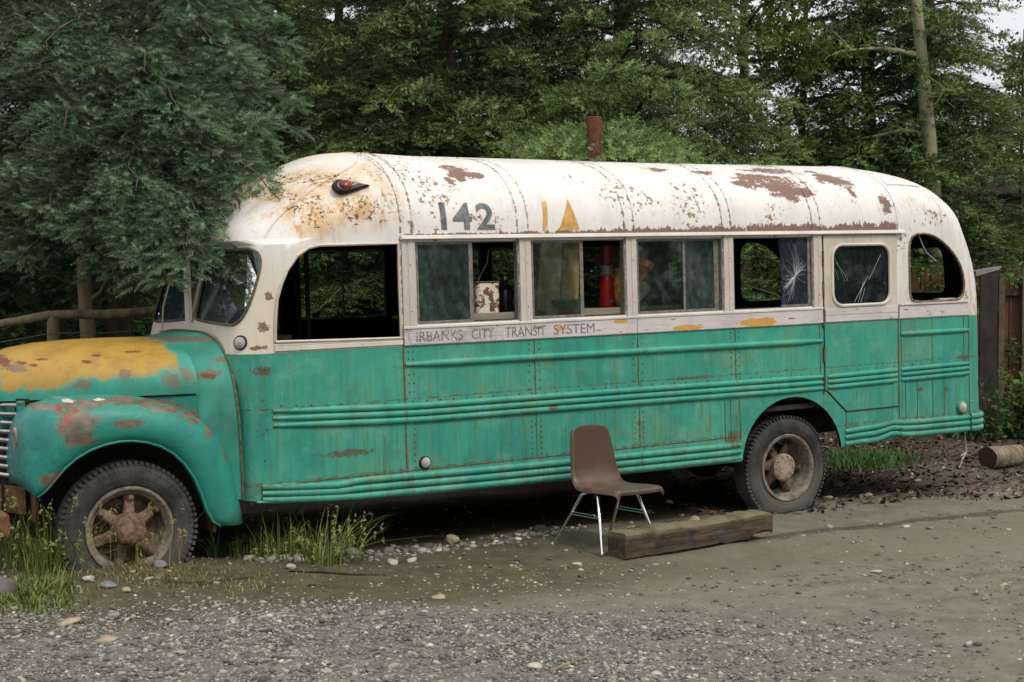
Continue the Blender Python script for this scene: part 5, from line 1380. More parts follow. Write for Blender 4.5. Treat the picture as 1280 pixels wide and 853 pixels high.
for r in ((565, 679, 20, 'stone_tan', 'tan stone under the bus flank, largest of the row right of the grass tuft', None, 17),
          (440, 692, 22, 'stone_grey', 'grey stone at the right foot of the tall grass tuft under the bus', None, 14),
          (492, 704, 17, 'stone_pale', 'white flat stone right of the tall grass tuft under the bus', None, 10),
          (514, 702, 14, 'stone_pale', 'small chalky stone in the row under the bus, left of the dark stick', None, 9),
          (377, 706, 24, 'stone_pale', 'white stone lying between the two grass tufts under the bus', None, 13),
          (363, 717, 15, 'stone_pale', 'small white stone on the mud below the grass tufts', None, 9),
          (312, 708, 16, 'stone_tan', 'pale tan stone left of the grass tufts by the fender', None, 9),
          (198, 724, 22, 'stone_grey', 'blue grey stone in front of the front tyre', None, 13),
          (134, 744, 26, 'stone_grey', 'broad flat grey stone at the foot of the front tyre, near the bank', None, 12),
          (110, 739, 17, 'stone_pale', 'pale stone beside the grass left of the front tyre', None, 11),
          (157, 747, 15, 'stone_tan', 'small light stone just right of the broad flat grey stone', None, 9),
          (85, 781, 32, 'stone_tan', 'long flat stone on the gravel below the grassy bank', None, 11),
          (142, 771, 19, 'stone_grey', 'bluish stone on the gravel right of the long flat stone', None, 9),
          (133, 802, 24, 'stone_tan', 'flat buff stone on the gravel at the lower left', None, 8),
          (668, 836, 24, 'stone_pale', 'rounded pale stone at the bottom of the photo on the gravel', None, 12),
          (820, 843, 17, 'stone_pale', 'white pebble at the bottom, right of the rounded pale stone', None, 8),
          (549, 746, 22, 'stone_tan', 'flat pale stone on the mud, alone in front of the bus', None, 6),
          (722, 707, 14, 'stone_pale', 'pale pebble left of the chair\'s front foot', None, 6),
          (868, 654, 16, 'stone_tan', 'pointed tan stone behind the timber beam', None, 13),
          (1037, 661, 12, 'stone_tan', 'tan stone right of the rear tyre on the track', None, 7),
          (1035, 630, 14, 'stone_tan', 'dull tan stone just right of the rear tyre', None, 8),
          (1047, 609, 17, 'stone_brown', 'brown stone half buried in the earth behind the rear wheel', None, 12),
          (1255, 734, 15, 'stone_tan', 'lone tan stone near the right edge of the track', None, 8),
          (1097, 716, 18, 'stone_pale', 'flat white stone on the track right of the timber beam', None, 5),
          (1086, 624, 12, 'stone_tan', 'buff stone on the edge of the track below the tail', None, 7),
          (1163, 662, 11, 'stone_grey', 'small grey stone on the tyre mark at the right', None, 6),
          (1133, 660, 13, 'stone_pale', 'small pale stone on the tyre mark left of the grey one', None, 6),
          (1147, 604, 10, 'stone_pale', 'small pale stone on the dark litter below the tail', None, 6),
          (-4, 752, 52, 'stone_purple', 'big purplish grey boulder at the left edge beside the weeds', None, 34),
          (792, 667, 18, 'stone_tan', 'tan stone tucked behind the timber beam near the chair leg', None, 9)):
    rock(r[0], r[1], r[2], M[r[3]], r[4], hpx=r[6])

# ------------------------------------------------------------------ grass and low plants
def blades(n, rng, r, h0, h1, lean=.5, w=.006, seg=4, dry=0.0, seeds=False):
    V, Fc, T = [], [], []; o = 0
    for i in range(n):
        a = rng.uniform(0, 6.28); rad = r*math.sqrt(rng.random()); b = np.array([rad*math.cos(a), rad*math.sin(a), -.01])
        h = lerp(h0*.6, h1*1.12, rng.beta(1.3, 2.2)); az = a + rng.normal()*.9; ln = lean*rng.gamma(2.2, .5); d = np.array([math.cos(az), math.sin(az), 0]); sd = np.array([-math.sin(az + .6), math.cos(az + .6), 0])
        ww = w*rng.uniform(.6, 1.3); tn = np.clip(rng.normal(.45, .22) , 0, 1)
        for s_ in range(seg+1):
            t = s_/seg; p = b + np.array([0, 0, h*(t - .22*ln*t*t)]) + d*h*ln*t*t*.9
            q = sd*ww*(1 - t*.92); V += [p - q, p + q]; T += [min(tn + .25*t, 1)]*2
            if s_: Fc.append((o + 2*s_-2, o + 2*s_-1, o + 2*s_+1, o + 2*s_))
        o += 2*(seg+1)
        if seeds and rng.random() < .5:
            for q_ in range(5):
                c = p - np.array([0, 0, .012*q_]) + rng.normal(size=3)*.004; e = rng.normal(size=3)*.008
                V += [c, c + e, c + np.array([0, 0, .014]), c - e]; T += [.9]*4; Fc.append((o, o+1, o+2, o+3)); o += 4
    return np.array(V), np.array(Fc), np.array(T)
def tuft(px, py, n, r, h0, h1, label, mat='grass', lean=.5, w=.0045, seed=0, cat='grass tuft', name='grass_tuft', seeds=False, group='grass tufts round the bus', dy=0.0):
    rng = np.random.default_rng(seed + 100); v, f, t = blades(n, rng, r, h0, h1, lean, w, seeds=seeds)
    p = ground(px, py); p = np.array([p[0], p[1] + dy, 0]); p[2] = gz(p[0], p[1])
    o = link(name, big_mesh(name, v, f, [M[mat]], {'tint': t}), loc=p); tag(o, label, cat, group); return o
tuft(66, 728, 207, .18, .28, .60, 'tall green grass clump against the left side of the front tyre', lean=.75, seed=1, seeds=True)
tuft(98, 727, 117, .10, .22, .50, 'yellow green grass clump bending over the stones left of the front tyre', lean=.8, seed=12)
tuft(30, 722, 135, .18, .22, .50, 'dark grass growing under the front bumper', lean=.6, seed=2)
tuft(150, 722, 40, .16, .18, .42, 'thin dry stalks in front of the front wheel hub', 'drygrass', .18, .0035, 3, seeds=True)
tuft(205, 720, 30, .13, .20, .44, 'thin dry stalks before the right half of the front wheel', 'drygrass', .16, .0035, 4, seeds=True)
tuft(268, 706, 27, .04, .22, .36, 'bluish broad bladed grass tuft beside the front tyre under the fender', 'bush', .95, .008, 5)
tuft(312, 702, 108, .13, .10, .26, 'short green grass below the fender tail', lean=.5, seed=6)
tuft(348, 702, 153, .13, .18, .40, 'yellowish grass tuft under the front of the bus flank', lean=.6, seed=7)
tuft(402, 706, 162, .14, .20, .44, 'tallest loose grass tuft under the bus flank', lean=.7, seed=8, seeds=True)
tuft(432, 700, 45, .12, .12, .36, 'sparse grass blades right of the tallest tuft', lean=.8, seed=9)
tuft(55, 745, 126, .18, .08, .20, 'short fine grass on the bank left of the flat grey stone', lean=.5, w=.004, seed=10)
def low_cover(name, label, cat, n, fn, mat, h0, h1, seed, w=.005):
    rng = np.random.default_rng(seed); V, Fc, T = [], [], []; o = 0
    for i in range(n):
        x, y = fn(rng); a = rng.uniform(0, 6.28); h = rng.uniform(h0, h1); d = np.array([math.cos(a), math.sin(a), 0]); b = np.array([x, y, gz(x, y) - .005]); sd = np.array([-d[1], d[0], 0])*w*rng.uniform(.6, 1.4)
        V += [b - sd, b + sd, b + d*h*.4 + np.array([0, 0, h*.7]) + sd*.7, b + d*h*.4 + np.array([0, 0, h*.7]) - sd*.7, b + d*h*.8 + np.array([0, 0, h])]; T += [rng.random()*.8]*5
        Fc += [(o, o+1, o+2), (o, o+2, o+3), (o+3, o+2, o+4)]; o += 5
    ob = link(name, big_mesh(name, np.array(V), np.array(Fc), [M[mat]], {'tint': np.array(T)})); tag(ob, label, cat, kind='stuff'); return ob
def patchpx(px, py, rx, ry):
    def fn(rng):
        while 1:
            a, b = rng.normal(size=2)*.5
            if a*a + b*b < 2.2: p = ground(px + a*rx, py + b*ry); return p[0], p[1]
    return fn
low_cover('grass', 'short green grass growing in the shade behind the rear wheel', 'grass', 2600, patchpx(1085, 579, 55, 12), 'bush', .03, .12, 1, .006)
low_cover('weeds', 'low green leafy weeds on the bank at the lower left corner', 'weeds', 1100, patchpx(35, 752, 66, 16), 'grass', .015, .065, 2, .006)
low_cover('moss', 'yellowish moss and fine weeds in front of the front wheel', 'moss', 1400, patchpx(200, 728, 190, 14), 'drygrass', .01, .035, 3, .004)
low_cover('weeds', 'green weeds at the foot of the board fence', 'weeds', 1600, patchpx(1245, 540, 50, 9), 'bush', .06, .22, 4, .03)

# leafy bush by the fence
def bush(name, label, loc, w, h, n, seed, leaf=.045, flowers=0):
    rng = np.random.default_rng(seed); C = []; limbs = MB()
    for i in range(26):
        a = rng.uniform(0, 6.28); r = w*math.sqrt(rng.random())*.6; top = np.array([w*math.cos(a)*rng.random(), w*.7*math.sin(a)*rng.random(), h*rng.uniform(.45, 1)]); b = np.array([r*.4*math.cos(a), r*.4*math.sin(a), 0])
        limbs.tube([b, lerp(b, top, .5) + rng.normal(size=3)*.04, top], [.007, .005, .003], 4, 0, caps=False)
        k = n//26; s_ = rng.random((k, 1)); C.append(b + (top - b)*s_ + rng.normal(size=(k, 3))*.09)
    C = np.concatenate(C); N = len(C); nr = rng.normal(size=(N, 3)); nr[:, 2] = np.abs(nr[:, 2]) + .5; nr[:, 1] -= .4
    e0, e1, e2 = frames(nr, rng); s_ = leaf*rng.uniform(.6, 1.3, (N, 1))
    v = np.stack([C - e1*s_, C + e2*s_*.6 + e0*s_*.15, C + e1*s_*1.1, C - e2*s_*.6 + e0*s_*.15], 1).reshape(-1, 3)
    t = empty('bush', loc); tag(t, label, 'bush')
    link('foliage', big_mesh('bush', v, np.arange(4*N).reshape(-1, 4), [M['bush']], {'tint': np.repeat(np.clip(rng.normal(.5, .2, N), 0, 1), 4)}), t)
    limbs.build('stem', M['twig'], t); return t
p = ground(1250, 537); bush('bush', 'bright green leafy bush in front of the board fence, right of the tail', (p[0], 17.6, 0), .55, .95, 1500, 4)
p = ground(1226, 535); bush('bush', 'thin pale flowered weeds between the bus tail and the bright green bush', (4.17/12.7*17.6 + .15, 17.4, 0), .25, .8, 260, 6, .035)

# ------------------------------------------------------------------ chair
def chair():
    A = ground(752, 699); u = np.array([.785, .62, 0]); u /= np.linalg.norm(u); v = np.array([-u[1], u[0], 0])      # u along the front edge, v backwards
    FL = np.array([A[0], A[1], 0])
    org = FL + u*.27 + v*.22
    rz = math.atan2(u[1], u[0])
    t = empty('chair', (org[0], org[1], gz(org[0], org[1]))); t.rotation_euler = (0, 0, rz); tag(t, 'brown moulded plastic chair on chromed legs, standing between the bus and the timber beam', 'chair')
    # shell: rows run from the front lip over the seat and up the back (local x width, y back, z up)
    prof = [(-.225, .395, .200), (-.228, .425, .215), (-.205, .438, .222), (-.12, .436, .226), (-.02, .424, .228), (.08, .414, .228), (.15, .420, .226), (.20, .445, .222), (.232, .50, .214), (.252, .57, .204), (.270, .66, .193), (.288, .76, .180), (.297, .815, .170), (.301, .832, .160), (.309, .827, .158)]
    rows = []
    for i, (y, z, hw) in enumerate(prof):
        r = []; back = min(max((z - .43)/.1, 0), 1) if i > 5 else 0
        for k in range(19):
            s_ = -1 + 2*k/18; x = hw*math.copysign(abs(s_)**.92, s_)
            e = abs(s_)**4; edge = .055*e*(1 if 1 < i < 12 else .3)
            # side flange: seat sides rise a little, the back's sides wrap forward, a lip hangs at the outer edge
            dz = (.018*abs(s_)**2.2 - .040*max(0, abs(s_) - .93)/.07)*(1 - back); dy = -(.035*abs(s_)**2 - .030*max(0, abs(s_) - .93)/.07)*back
            if i >= 11: pass
            if i <= 3: dz += -.012*abs(s_)**3
            if i >= 12: dz -= .03*abs(s_)**3
            r.append((x*1.07 + .035, (y + dy)*1.05 - .05, z + dz if z < .45 else .45 + (z + dz - .45)*1.03))
        rows.append(r)
    m = MB(); m.grid(rows); sh = m.build('seat_shell', chair_mat(), t, smooth=70)
    sd = sh.modifiers.new('thick', 'SOLIDIFY'); sd.thickness = .009; sd.offset = -1
    ss = sh.modifiers.new('round', 'SUBSURF'); ss.levels = 1; ss.render_levels = 2
    ch = M['chrome2']
    feet = {}
    for sx in (-1, 1):
        for nm, fy, ty in (('front', -.225, -.07), ('back', .30, .06)):
            m = MB(); foot = (sx*.268, fy - .0, .0); top = (sx*.175, ty, .405)
            knee = (sx*.185, lerp(ty, fy, .10), .375)
            m.tube([foot, lerp(np.array(foot), np.array(knee), .5), knee, (sx*.170, ty + (.03 if nm == 'front' else -.03), .398), (sx*.10, 0.0, .402)], .0115, 10)
            lg = m.build('leg', ch, t, smooth=60)
            m = MB(); m.lathe([(.016, -.002), (.017, .012), (.013, .022)], foot, (0, 0, 1), 10); m.build('foot_cap', ch, lg, smooth=50)
    m = MB()
    for sx in (-1, 1):
        a = lerp(np.array((sx*.268, -.225, 0)), np.array((sx*.185, -.09, .375)), .62); b = lerp(np.array((sx*.268, .30, 0)), np.array((sx*.185, .085, .375)), .62)
        for d in (0, .018): m.tube([a + np.array([0, 0, d]), b + np.array([0, 0, d])], .0035, 6)
        m.tube([a + np.array([sx*.012, .03, 0]), a + np.array([sx*.02, .04, .03]), a + np.array([sx*.012, .06, .018])], .003, 5)
    m.build('leg_brace', ch, t)
    return t
def chair_mat():
    m = Mat('brown_plastic'); n = m.noise(7, 5, .65); n2 = m.noise(60, 3, .6); x, y, z = m.xyz()
    c = m.mix(n, (.054, .028, .015), (.086, .047, .027))
    dust = m.mul(m.step(z, .56, .42), m.step(n, .35, .65), .26)
    c = m.mix(dust, c, (.20, .165, .135))
    return m.out(m.bsdf(c, .38, bump=n2, bstr=.1, bdist=.001, spec=.45))
M['chrome2'] = plain('chrome_tube', (.72, .72, .72), .16, 30, .12, metal=1.0, bstr=.03)
chair()

# ------------------------------------------------------------------ timber beam, log, sticks
def timber_mat():
    m = Mat('old_timber'); n = m.noise(1, 6, .65, stretch=(3, 30, 30)); n2 = m.noise(5, 5, .65); n3 = m.noise(40, 4, .65, stretch=(.3, 1, 1)); x, y, z = m.xyz()
    c = m.ramp(n, [(.3, (.022, .015, .009)), (.5, (.066, .045, .027)), (.7, (.145, .10, .062))])
    c = m.mix(m.mul(m.step(n2, .5, .66), .7), c, (.022, .017, .014))
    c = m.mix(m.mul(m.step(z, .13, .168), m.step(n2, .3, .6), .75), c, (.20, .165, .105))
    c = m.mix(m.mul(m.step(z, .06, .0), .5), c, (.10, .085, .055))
    c = m.mix(m.mul(m.step(m.noise(3, 4, .6, w=3), .6, .66), .4), c, (.085, .09, .11))
    return m.out(m.bsdf(c, .85, bump=m.add(n, m.mul(n3, .6)), bstr=.7, bdist=.012, spec=.25))
A = ground(782, 703.5); Bp = ground(966, 673); d = (Bp - A); L = np.linalg.norm(d); d /= L; nrm = np.array([-d[1], d[0], 0])
rg = np.random.default_rng(6); rows = []
for i in range(25):
    t = i/24; x = t*L; hgt = .182 + .007*math.sin(9*t) - (.012 if t > .96 else 0); zl = .0 + (.035*sm(np.array(t), .82, .9) if t < .985 else .03) + .012*t; dp = .165 + .006*math.sin(7*t + 1)
    r = []; c = .012
    prof = [(c, zl), (dp - c, zl), (dp, zl + c), (dp, hgt - c), (dp - c, hgt), (dp*.5, hgt + .003), (c*1.4, hgt), (0, hgt - c*1.4), (0, hgt*.5), (0, zl + c)]
    rows.append([(x, yy + rg.normal()*.0035, zz + rg.normal()*.0035) for yy, zz in prof])
m = MB(); m.grid(rows, 0, True); n = len(rows[0]); m.f += [tuple(range(n))[::-1], tuple(range(24*n, 25*n))]; m.m += [0, 0]
o = m.build('timber_beam', timber_mat(), smooth=35, loc=(A[0], A[1], gz(A[0], A[1]) - .004)); o.rotation_euler = (0, 0, math.atan2(d[1], d[0]))
tag(o, 'heavy old squared timber beam lying on the ground in front of the chair', 'timber beam')
# sawn log by the fence
lg = ground(1240, 587); t = empty('log', (lg[0], lg[1] + .05, .115)); t.rotation_euler = (0, 0, .62); tag(t, 'short sawn birch log with a red brown end lying behind the tail of the bus', 'log')
rg = np.random.default_rng(9)
rows = [[(x, (.116 + .005*math.sin(3*a + x*7))*math.cos(a), (.116 + .005*math.sin(2*a + x*5))*math.sin(a)) for a in np.linspace(0, 2*math.pi, 28, endpoint=False)] for x in np.linspace(-.05, .46, 8)]
m = MB(); m.grid(rows, 0, True); m.build('bark', bark('birch_log_bark', (.10, .075, .05), (.30, .25, .19), 9, (2, 1, 1)), t, smooth=60)
m = MB(); pass
M['logend'] = plain('log_end', (.085, .040, .024), .9, 20, .4)
for x, sx in ((-.05, -1), (.46, 1)):
    m = MB(); m.lathe([(.112, 0), (.06, .002), (0, .003)], (x, 0, 0), (sx, 0, 0), 28); m.build('sawn_end', M['logend'], t)
def stick(pts, r, label, mat='twig', name='stick'):
    P = [ground(px, py) for px, py in pts]; c = P[0]; m = MB()
    m.tube([(p[0] - c[0], p[1] - c[1], gz(p[0], p[1]) + r*.7 + .002*math.sin(i*2)) for i, p in enumerate(P)], [r*(1 - .5*i/len(P)) for i in range(len(P))], 6)
    o = m.build(name, M[mat], smooth=60, loc=(c[0], c[1], 0)); tag(o, label, 'stick', 'sticks on the ground'); return o
stick([(362, 719), (400, 718.5), (440, 718), (482, 717)], .011, 'long dark stick lying on the wet mud under the bus flank', 'bark')
stick([(250, 736), (268, 731), (290, 727), (316, 725)], .010, 'crooked grey stick lying right of the front wheel')
stick([(205, 735), (240, 734), (262, 731)], .008, 'thin twig lying in front of the front tyre')
stick([(687, 841), (700, 836), (715, 829), (734, 821)], .010, 'brown stick lying on the gravel at the bottom of the photo', 'deadwood')

# ------------------------------------------------------------------ log rail fence, sheds, board fence
RZ = 12.25
t = empty('log_rail_fence', at(66, RZ)); tag(t, 'rustic fence of one peeled log rail on round posts, behind the bonnet', 'fence')
o0 = np.array(at(66, RZ))
pr = [pxz(px, py, RZ + .2*(px - 66)/200) - o0 for px, py in ((-130, 418), (-60, 412), (0, 405), (30, 400), (62, 394), (95, 393), (130, 393.5), (165, 391), (195, 388), (300, 384))]
m = MB(); m.tube(pr, [.035, .036, .036, .038, .040, .042, .044, .040, .038, .03], 10); m.build('rail', M['deadwood'], t, smooth=60)
m = MB(); m.tube([(0, 0.02, -.1), (0, .02, .8), (.0, .02, pr[4][2] + .0)], .058, 12); m.build('post', M['deadwood'], t, smooth=60)
m = MB(); m.tube([(-3.2, .02, -.1), (-3.2, .02, 1.45)], .058, 12); m.build('post', M['deadwood'], t, smooth=60)
for dz in (-.16, -.32, -.48):
    m = MB(); m.tube([p + np.array([0, -.05, dz]) for p in pr], .003, 4); m.build('wire', M['frame'], t)
def shed(name, label, corner, ux, uy, w, d, h, wallm, roofm, rot):
    t = empty(name, corner); t.rotation_euler = (0, 0, rot); tag(t, label, 'shed')
    m = MB(); m.box(0, w, 0, d, -.1, h); 
    m.build('wall', wallm, t, bevel=.01)
    m = MB(); m.prism([(-.25, h + .003), (w + .25, h + .003), (w + .25, h + .08), (w/2, h + .9), (-.25, h + .08)], -.3, d + .3); m.build('roof', roofm, t)
    return t
M['shedblue'] = plain('blue_boards', (.020, .045, .060), .8, 1.0, .3, stretch=(14, 14, .6)); M['shedroof'] = plain('dark_roofing', (.05, .045, .04), .9, 20, .4)
M['shednavy'] = plain('navy_boards', (.010, .016, .035), .7, 1.0, .3, stretch=(10, 10, .5))
c = pxz(-60, 400, 16.2)
sh = shed('blue_shed', 'dull blue shed with a white framed window, half hidden behind the left spruce', (c[0], 16.2, 0), 1, 0, 2.9, 2.5, 2.5, M['shedblue'], M['shedroof'], 0)
def win(px0, px1, py0, py1, Z, parent, corner):
    a = pxz(px0, py0, Z) - corner; b = pxz(px1, py1, Z) - corner; x0, x1, z0, z1 = a[0], b[0], b[2], a[2]
    m = MB(); w = .03
    for bx in ((x0-w, x1+w, z1, z1+w), (x0-w, x1+w, z0-w, z0), (x0-w, x0, z0, z1), (x1, x1+w, z0, z1), ((x0+x1)/2-.012, (x0+x1)/2+.012, z0, z1)): m.box(bx[0], bx[1], -.03, -.002, bx[2], bx[3])
    f = m.build('window', M['whitetrim'], parent)
    m = MB(); m.box(x0, x1, -.012, -.003, z0, z1); m.build('curtain', plain('red_curtain', (.10, .012, .010), .8, 8, .5), f)
M['whitetrim'] = plain('white_trim', (.55, .55, .53), .6, 10, .2)
win(44, 85, 340, 375, 16.2, sh, np.array([c[0], 16.2, 0]))
c2 = pxz(1225, 200, 22.5)
shed('navy_shed', 'dark navy building hidden behind the spruces at the right edge', (c2[0], 22.5, 0), 1, 0, 4, 3, 3.4, M['shednavy'], M['shedroof'], 0)
# board fence at the right
FZ = 18.8
t = empty('board_fence', at(1250, FZ)); tag(t, 'weathered brown board fence with brown posts behind the tail of the bus', 'fence'); o0 = np.array(at(1250, FZ))
M['board'] = plain('brown_boards', (.120, .052, .028), .85, 1.0, .5, stretch=(9, 9, .7)); M['palepost'] = plain('pale_post', (.12, .09, .06), .85, 8, .3)
rg = np.random.default_rng(12)
x = -1.2
m = MB()
while x < 2.6:
    w = rg.uniform(.13, .17); m.box(x, x + w - .012, -.012 + rg.uniform(-.006, .006), .012, .02, 2.20 + rg.uniform(-.05, .04)); x += w
m.build('boards', M['board'], t)
m = MB()
for z in (.35, 1.12, 1.85): m.box(-1.2, 2.6, -.06, -.018, z - .04, z + .04)
m.build('cross_rail', M['bark'], t)
for px in (1248, 1277, 1310):
    xx = pxz(px, 400, FZ)[0] - o0[0]; m = MB(); m.box(xx - .04, xx + .04, -.13, -.062, -.1, 2.12); m.build('post', M['palepost'], t, bevel=.006)
# lean-to panel standing before the fence, under a pale tarp
Z = 17.9; c3 = pxz(1224, 440, Z); t = empty('lean_to_panel', (c3[0], Z, 0)); tag(t, 'dark brown plywood panel with a grey capping, standing beside the bus tail', 'panel')
a = pxz(1224, 346, Z); b = pxz(1247, 338, Z)
m = MB(); m.prism([(0, 0), (b[0] - c3[0], 0), (b[0] - c3[0], b[2]), (0, a[2])], -.02, .02); m.build('plywood', plain('weathered_plywood', (.030, .022, .016), .85, 6, .4), t)
m = MB(); m.prism([(-.06, a[2] + .006), (b[0] - c3[0] + .01, b[2] + .006), (b[0] - c3[0] + .05, b[2] + .05), (-.06, a[2] + .07)], -.03, .3); m.build('capping', plain('pale_tarp', (.22, .22, .215), .7, 6, .25), t)

# ------------------------------------------------------------------ things standing on the bus shelf
def inbus(name, l, label, cat, rz=0.0):
    w = L2W(l); t = empty(name, w, BROT @ Matrix.Rotation(rz, 3, 'Z')); tag(t, label, cat); return t
def enamel():
    m = Mat('chipped_enamel'); n = m.noise(13, 6, .7); n2 = m.noise(40, 3, .6)
    c = m.mix(m.step(n, .50, .53), (.62, .58, .50), m.mix(n2, (.05, .025, .015), (.22, .09, .03))); return m.out(m.bsdf(c, .5, bump=n, bstr=.3))
def sh_at(px, py, y=.25):
    p = side(px, py, y); return p
SHZ = .2015
# chipped white enamel tin
p0, p1 = sh_at(589, 385, .20), sh_at(619, 385, .20); cx_ = (p0[0] + p1[0])/2; w_ = (p1[0] - p0[0])/2
t = inbus('enamel_tin', (cx_, .22, SHZ), 'rust chipped white enamel tin standing in the open first window', 'tin')
m = MB(); m.prism([(x*w_, y*.11) for x, y in rect(-1, 1, -1, 1, .35, 5)], 0, .225, 'z'); m.build('tin_body', enamel(), t, smooth=40)
m = MB(); m.tube([(x*w_*1.02, y*.112, .226) for x, y in rect(-1, 1, -1, 1, .35, 5) + [rect(-1, 1, -1, 1, .35, 5)[0]]], .006, 5, caps=False); m.build('rim', M['rust'], t)
m = MB(); m.tube([(-w_*.3, 0, .22), (-w_*.1, 0, .27), (w_*.5, 0, .36), (w_*.7, 0, .46)], .004, 5); m.build('wire_handle', M['frame'], t)
# black bottle
p = sh_at(634, 385, .25); t = inbus('black_bottle', (p[0], .27, SHZ), 'black glass bottle beside the enamel tin in the first window', 'bottle')
m = MB(); m.lathe([(.060, 0), (.064, .02), (.064, .15), (.045, .18), (.024, .20), (.024, .235)], (0, 0, 0), (0, 0, 1), 20); m.build('glass_body', plain('black_glass', (.010, .011, .014), .2, 10, .3), t, smooth=40)
m = MB(); m.lathe([(.022, .236), (.024, .240), (.024, .262), (0, .264)], (0, 0, 0), (0, 0, 1), 14); m.build('cap', M['chrome'], t, smooth=40)
# two bare boards leaning behind the second window
for a, b, lab, colr in (((668, 390), (698, 300), 'wide pale yellow board leaning inside the second bus window', (.52, .44, .24)), ((698, 376), (714, 305), 'narrower orange tinted board leaning beside the pale yellow board in the second window', (.46, .30, .12))):
    q0, q1 = sh_at(*a, .11), sh_at(*b, .13); w = .19 if a[0] < 690 else .15
    P = L2W((q0[0] + w/2 + .02, .11, SHZ if a[0] < 690 else SHZ + .075)); t_ = MB()
    t_.prism([(-w/2, 0), (w/2, 0), (w/2 + .07, .56), (-w/2 + .07, .56)], -.01, .01)
    o = t_.build('board', plain('bare_board', colr, .8, 1, .25, stretch=(30, 30, 2)), bevel=.002); o.matrix_world = Matrix.Translation(Vector(P)) @ BROT.to_4x4() @ Matrix.Rotation(-.05, 4, 'X'); tag(o, lab, 'board')
p = sh_at(702, 385, .10); t = inbus('teal_box', (p[0] + .03, .125, SHZ), 'small flat teal box under the leaning boards in the second window', 'box')
m = MB(); m.box(-.11, .11, -.06, .06, 0, .070); m.build('box_body', plain('teal_card', (.02, .13, .12), .6, 10, .3), t, bevel=.004); m = MB(); m.box(-.114, .114, -.064, .064, .0515, .074); m.build('lid', plain('teal_lid', (.025, .15, .14), .6, 10, .3), t, bevel=.004)
# red cylinder with grey collar
p = sh_at(761, 380, .25); t = inbus('red_fire_extinguisher', (p[0], .27, SHZ + .001), 'red metal canister with a grey collar standing in the open half of the second window', 'canister')
red = plain('red_enamel', (.36, .012, .012), .35, 12, .3); dred = plain('dark_red_enamel', (.15, .008, .010), .4, 12, .3)
m = MB(); m.lathe([(.062, 0), (.066, .01), (.062, .08), (.050, .20), (.047, .245), (.043, .25)], (0, 0, 0), (0, 0, 1), 24); cbody = m.build('canister_body', red, t, smooth=40)
m = MB(); m.lathe([(.020, 0), (.018, .008), (.008, .012), (0, .012)], (0, -.063, .045), (0, -1, 0), 14); m.build('cap', M['chrome'], t, smooth=40)
m = MB(); m.lathe([(.044, .2505), (.050, .256), (.046, .29), (.050, .325), (.046, .330)], (0, 0, 0), (0, 0, 1), 24); m.build('collar', M['frame'], t, smooth=40)
m = MB(); m.lathe([(.050, .331), (.056, .335), (.056, .48), (.050, .485), (0, .486)], (0, 0, 0), (0, 0, 1), 24); m.build('upper_body', dred, t, smooth=40)
# yellow brown pouch behind, terracotta pot over a grey pail
p = sh_at(776, 340, .22); t = inbus('brown_jug', (p[0] + .02, .24, SHZ), 'yellow brown earthen jug behind the red canister', 'jug')
m = MB(); m.lathe([(.05, 0), (.075, .06), (.085, .16), (.06, .24), (.05, .27), (.062, .30), (.055, .30)], (0, 0, 0), (0, 0, 1), 22); m.build('jug_body', plain('ochre_glaze', (.45, .26, .08), .5, 14, .5), t, smooth=50)
m = MB(); m.tube([(-.06, 0, .25), (-.11, 0, .22), (-.12, 0, .14), (-.08, 0, .09)], .010, 8); m.build('handle', plain('ochre_handle', (.20, .10, .03), .5, 14, .4), t, smooth=60)
p = sh_at(800, 384, .10); t = inbus('grey_pail', (p[0] - .045, .125, SHZ + .055), 'tilted grey metal pail under the terracotta pot in the third window', 'pail')
t.rotation_euler = (BROT @ Matrix.Rotation(math.radians(42), 3, 'Y')).to_euler()
m = MB(); m.lathe([(.045, 0), (.075, .165), (.080, .17), (.070, .165), (.042, .01)], (0, 0, -.02), (0, 0, 1), 24); m.build('pail_body', plain('grey_zinc', (.5, .5, .46), .5, 14, .35), t, smooth=40)
m = MB(); m.tube([(.081*math.cos(a), .081*math.sin(a), .150) for a in np.linspace(0, 6.283, 24)], .005, 5, caps=False); m.build('rim', M['frame'], t)
p = sh_at(800, 345, .10); t = inbus('terracotta_pot', (p[0] - .05, .125, SHZ + .165), 'tipped terracotta flower pot resting above the grey pail in the third window', 'flower pot')
t.rotation_euler = (BROT @ Matrix.Rotation(math.radians(24), 3, 'Y')).to_euler()
terra = plain('terracotta', (.55, .22, .12), .8, 12, .35)
m = MB(); m.lathe([(.055, 0), (.085, .15), (.08, .15), (.05, .01)], (0, 0, 0), (0, 0, 1), 26); m.build('pot_body', terra, t, smooth=40)
m = MB(); m.lathe([(.086, .145), (.102, .150), (.106, .205), (.094, .207), (.080, .15)], (0, 0, 0), (0, 0, 1), 26); m.build('rim', terra, t, smooth=40)

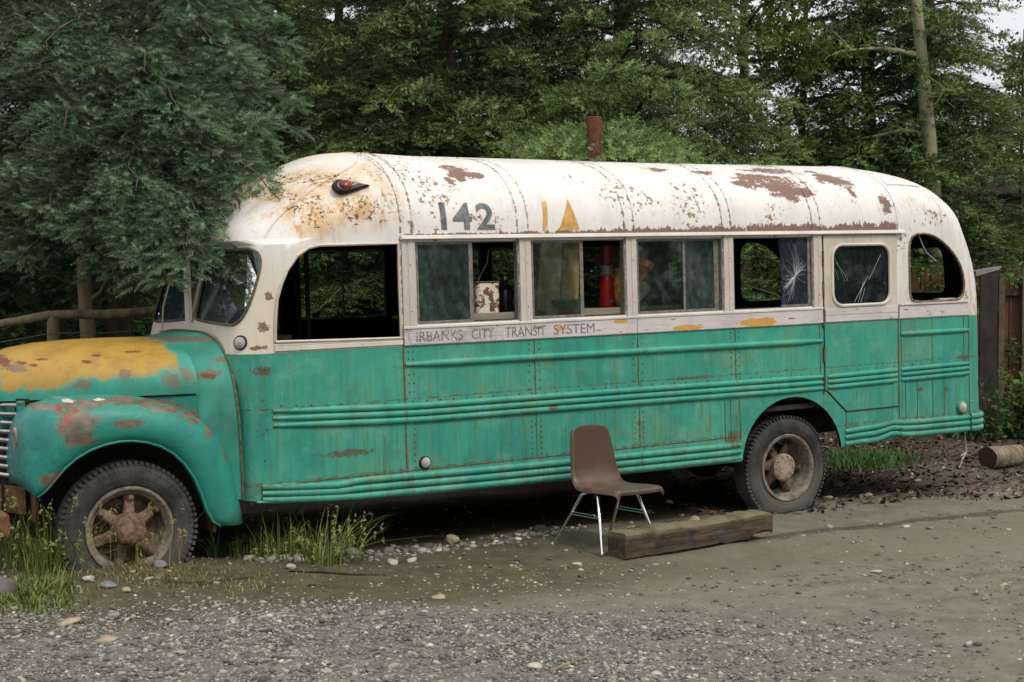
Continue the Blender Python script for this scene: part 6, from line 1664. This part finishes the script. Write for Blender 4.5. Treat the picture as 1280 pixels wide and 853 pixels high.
# ------------------------------------------------------------------ sky, light, camera
w = bpy.data.worlds.new('World'); sc.world = w; w.use_nodes = True
nt = w.node_tree; nt.nodes.clear(); o = nt.nodes.new('ShaderNodeOutputWorld'); bg = nt.nodes.new('ShaderNodeBackground'); sk = nt.nodes.new('ShaderNodeTexSky')
sk.sky_type = 'NISHITA'; sk.sun_disc = False; SE, SA = math.radians(52), math.radians(140)      # azimuth clockwise from +Y
sk.sun_elevation = SE; sk.sun_rotation = SA; sk.air_density = 1.2; sk.dust_density = 6.0; sk.ozone_density = 1.0; sk.altitude = 0
tc = nt.nodes.new('ShaderNodeTexCoord'); nz = nt.nodes.new('ShaderNodeTexNoise'); nz.inputs['Scale'].default_value = 3.0; nz.inputs['Detail'].default_value = 6; nt.links.new(tc.outputs['Generated'], nz.inputs['Vector'])
mr = nt.nodes.new('ShaderNodeMapRange'); mr.inputs[1].default_value = .28; mr.inputs[2].default_value = .55; mr.inputs[3].default_value = .55; mr.inputs[4].default_value = 1.0; nt.links.new(nz.outputs['Fac'], mr.inputs[0])
mxn = nt.nodes.new('ShaderNodeMix'); mxn.data_type = 'RGBA'; sepn = nt.nodes.new('ShaderNodeSeparateXYZ'); nt.links.new(tc.outputs['Generated'], sepn.inputs[0]); zr = nt.nodes.new('ShaderNodeMapRange'); zr.inputs[1].default_value = 0.0; zr.inputs[2].default_value = .9; nt.links.new(sepn.outputs[2], zr.inputs[0]); cm = nt.nodes.new('ShaderNodeMix'); cm.data_type = 'RGBA'; cm.inputs[6].default_value = (4.6, 4.75, 5.1, 1); cm.inputs[7].default_value = (9.5, 9.4, 9.1, 1); nt.links.new(zr.outputs[0], cm.inputs[0]); nt.links.new(cm.outputs[2], mxn.inputs[7]); nt.links.new(mr.outputs[0], mxn.inputs[0]); nt.links.new(sk.outputs[0], mxn.inputs[6])
nt.links.new(mxn.outputs[2], bg.inputs[0]); bg.inputs[1].default_value = .14; nt.links.new(bg.outputs[0], o.inputs[0])
sun = bpy.data.lights.new('sun', 'SUN'); sun.energy = 1.5; sun.angle = math.radians(11); sun.color = (1, .95, .87)
so = bpy.data.objects.new('sun', sun); COL.objects.link(so)
dv = Vector((math.sin(SA)*math.cos(SE), math.cos(SA)*math.cos(SE), math.sin(SE))); so.rotation_euler = dv.to_track_quat('Z', 'Y').to_euler(); so.location = dv*30
cam = bpy.data.cameras.new('camera'); co = bpy.data.objects.new('camera', cam); COL.objects.link(co); sc.camera = co
co.location = tuple(EYE); co.rotation_euler = (math.pi/2 - PITCH, 0, 0); cam.lens = F/1280*36; cam.sensor_width = 36; cam.clip_end = 500; cam.clip_start = .05
sc.view_settings.view_transform = 'Standard'; sc.view_settings.look = 'None'; sc.view_settings.gamma = 1; sc.view_settings.exposure = 0.24
sc.cycles.max_bounces = 6; sc.cycles.diffuse_bounces = 3; sc.cycles.transparent_max_bounces = 16; sc.cycles.use_denoising = True
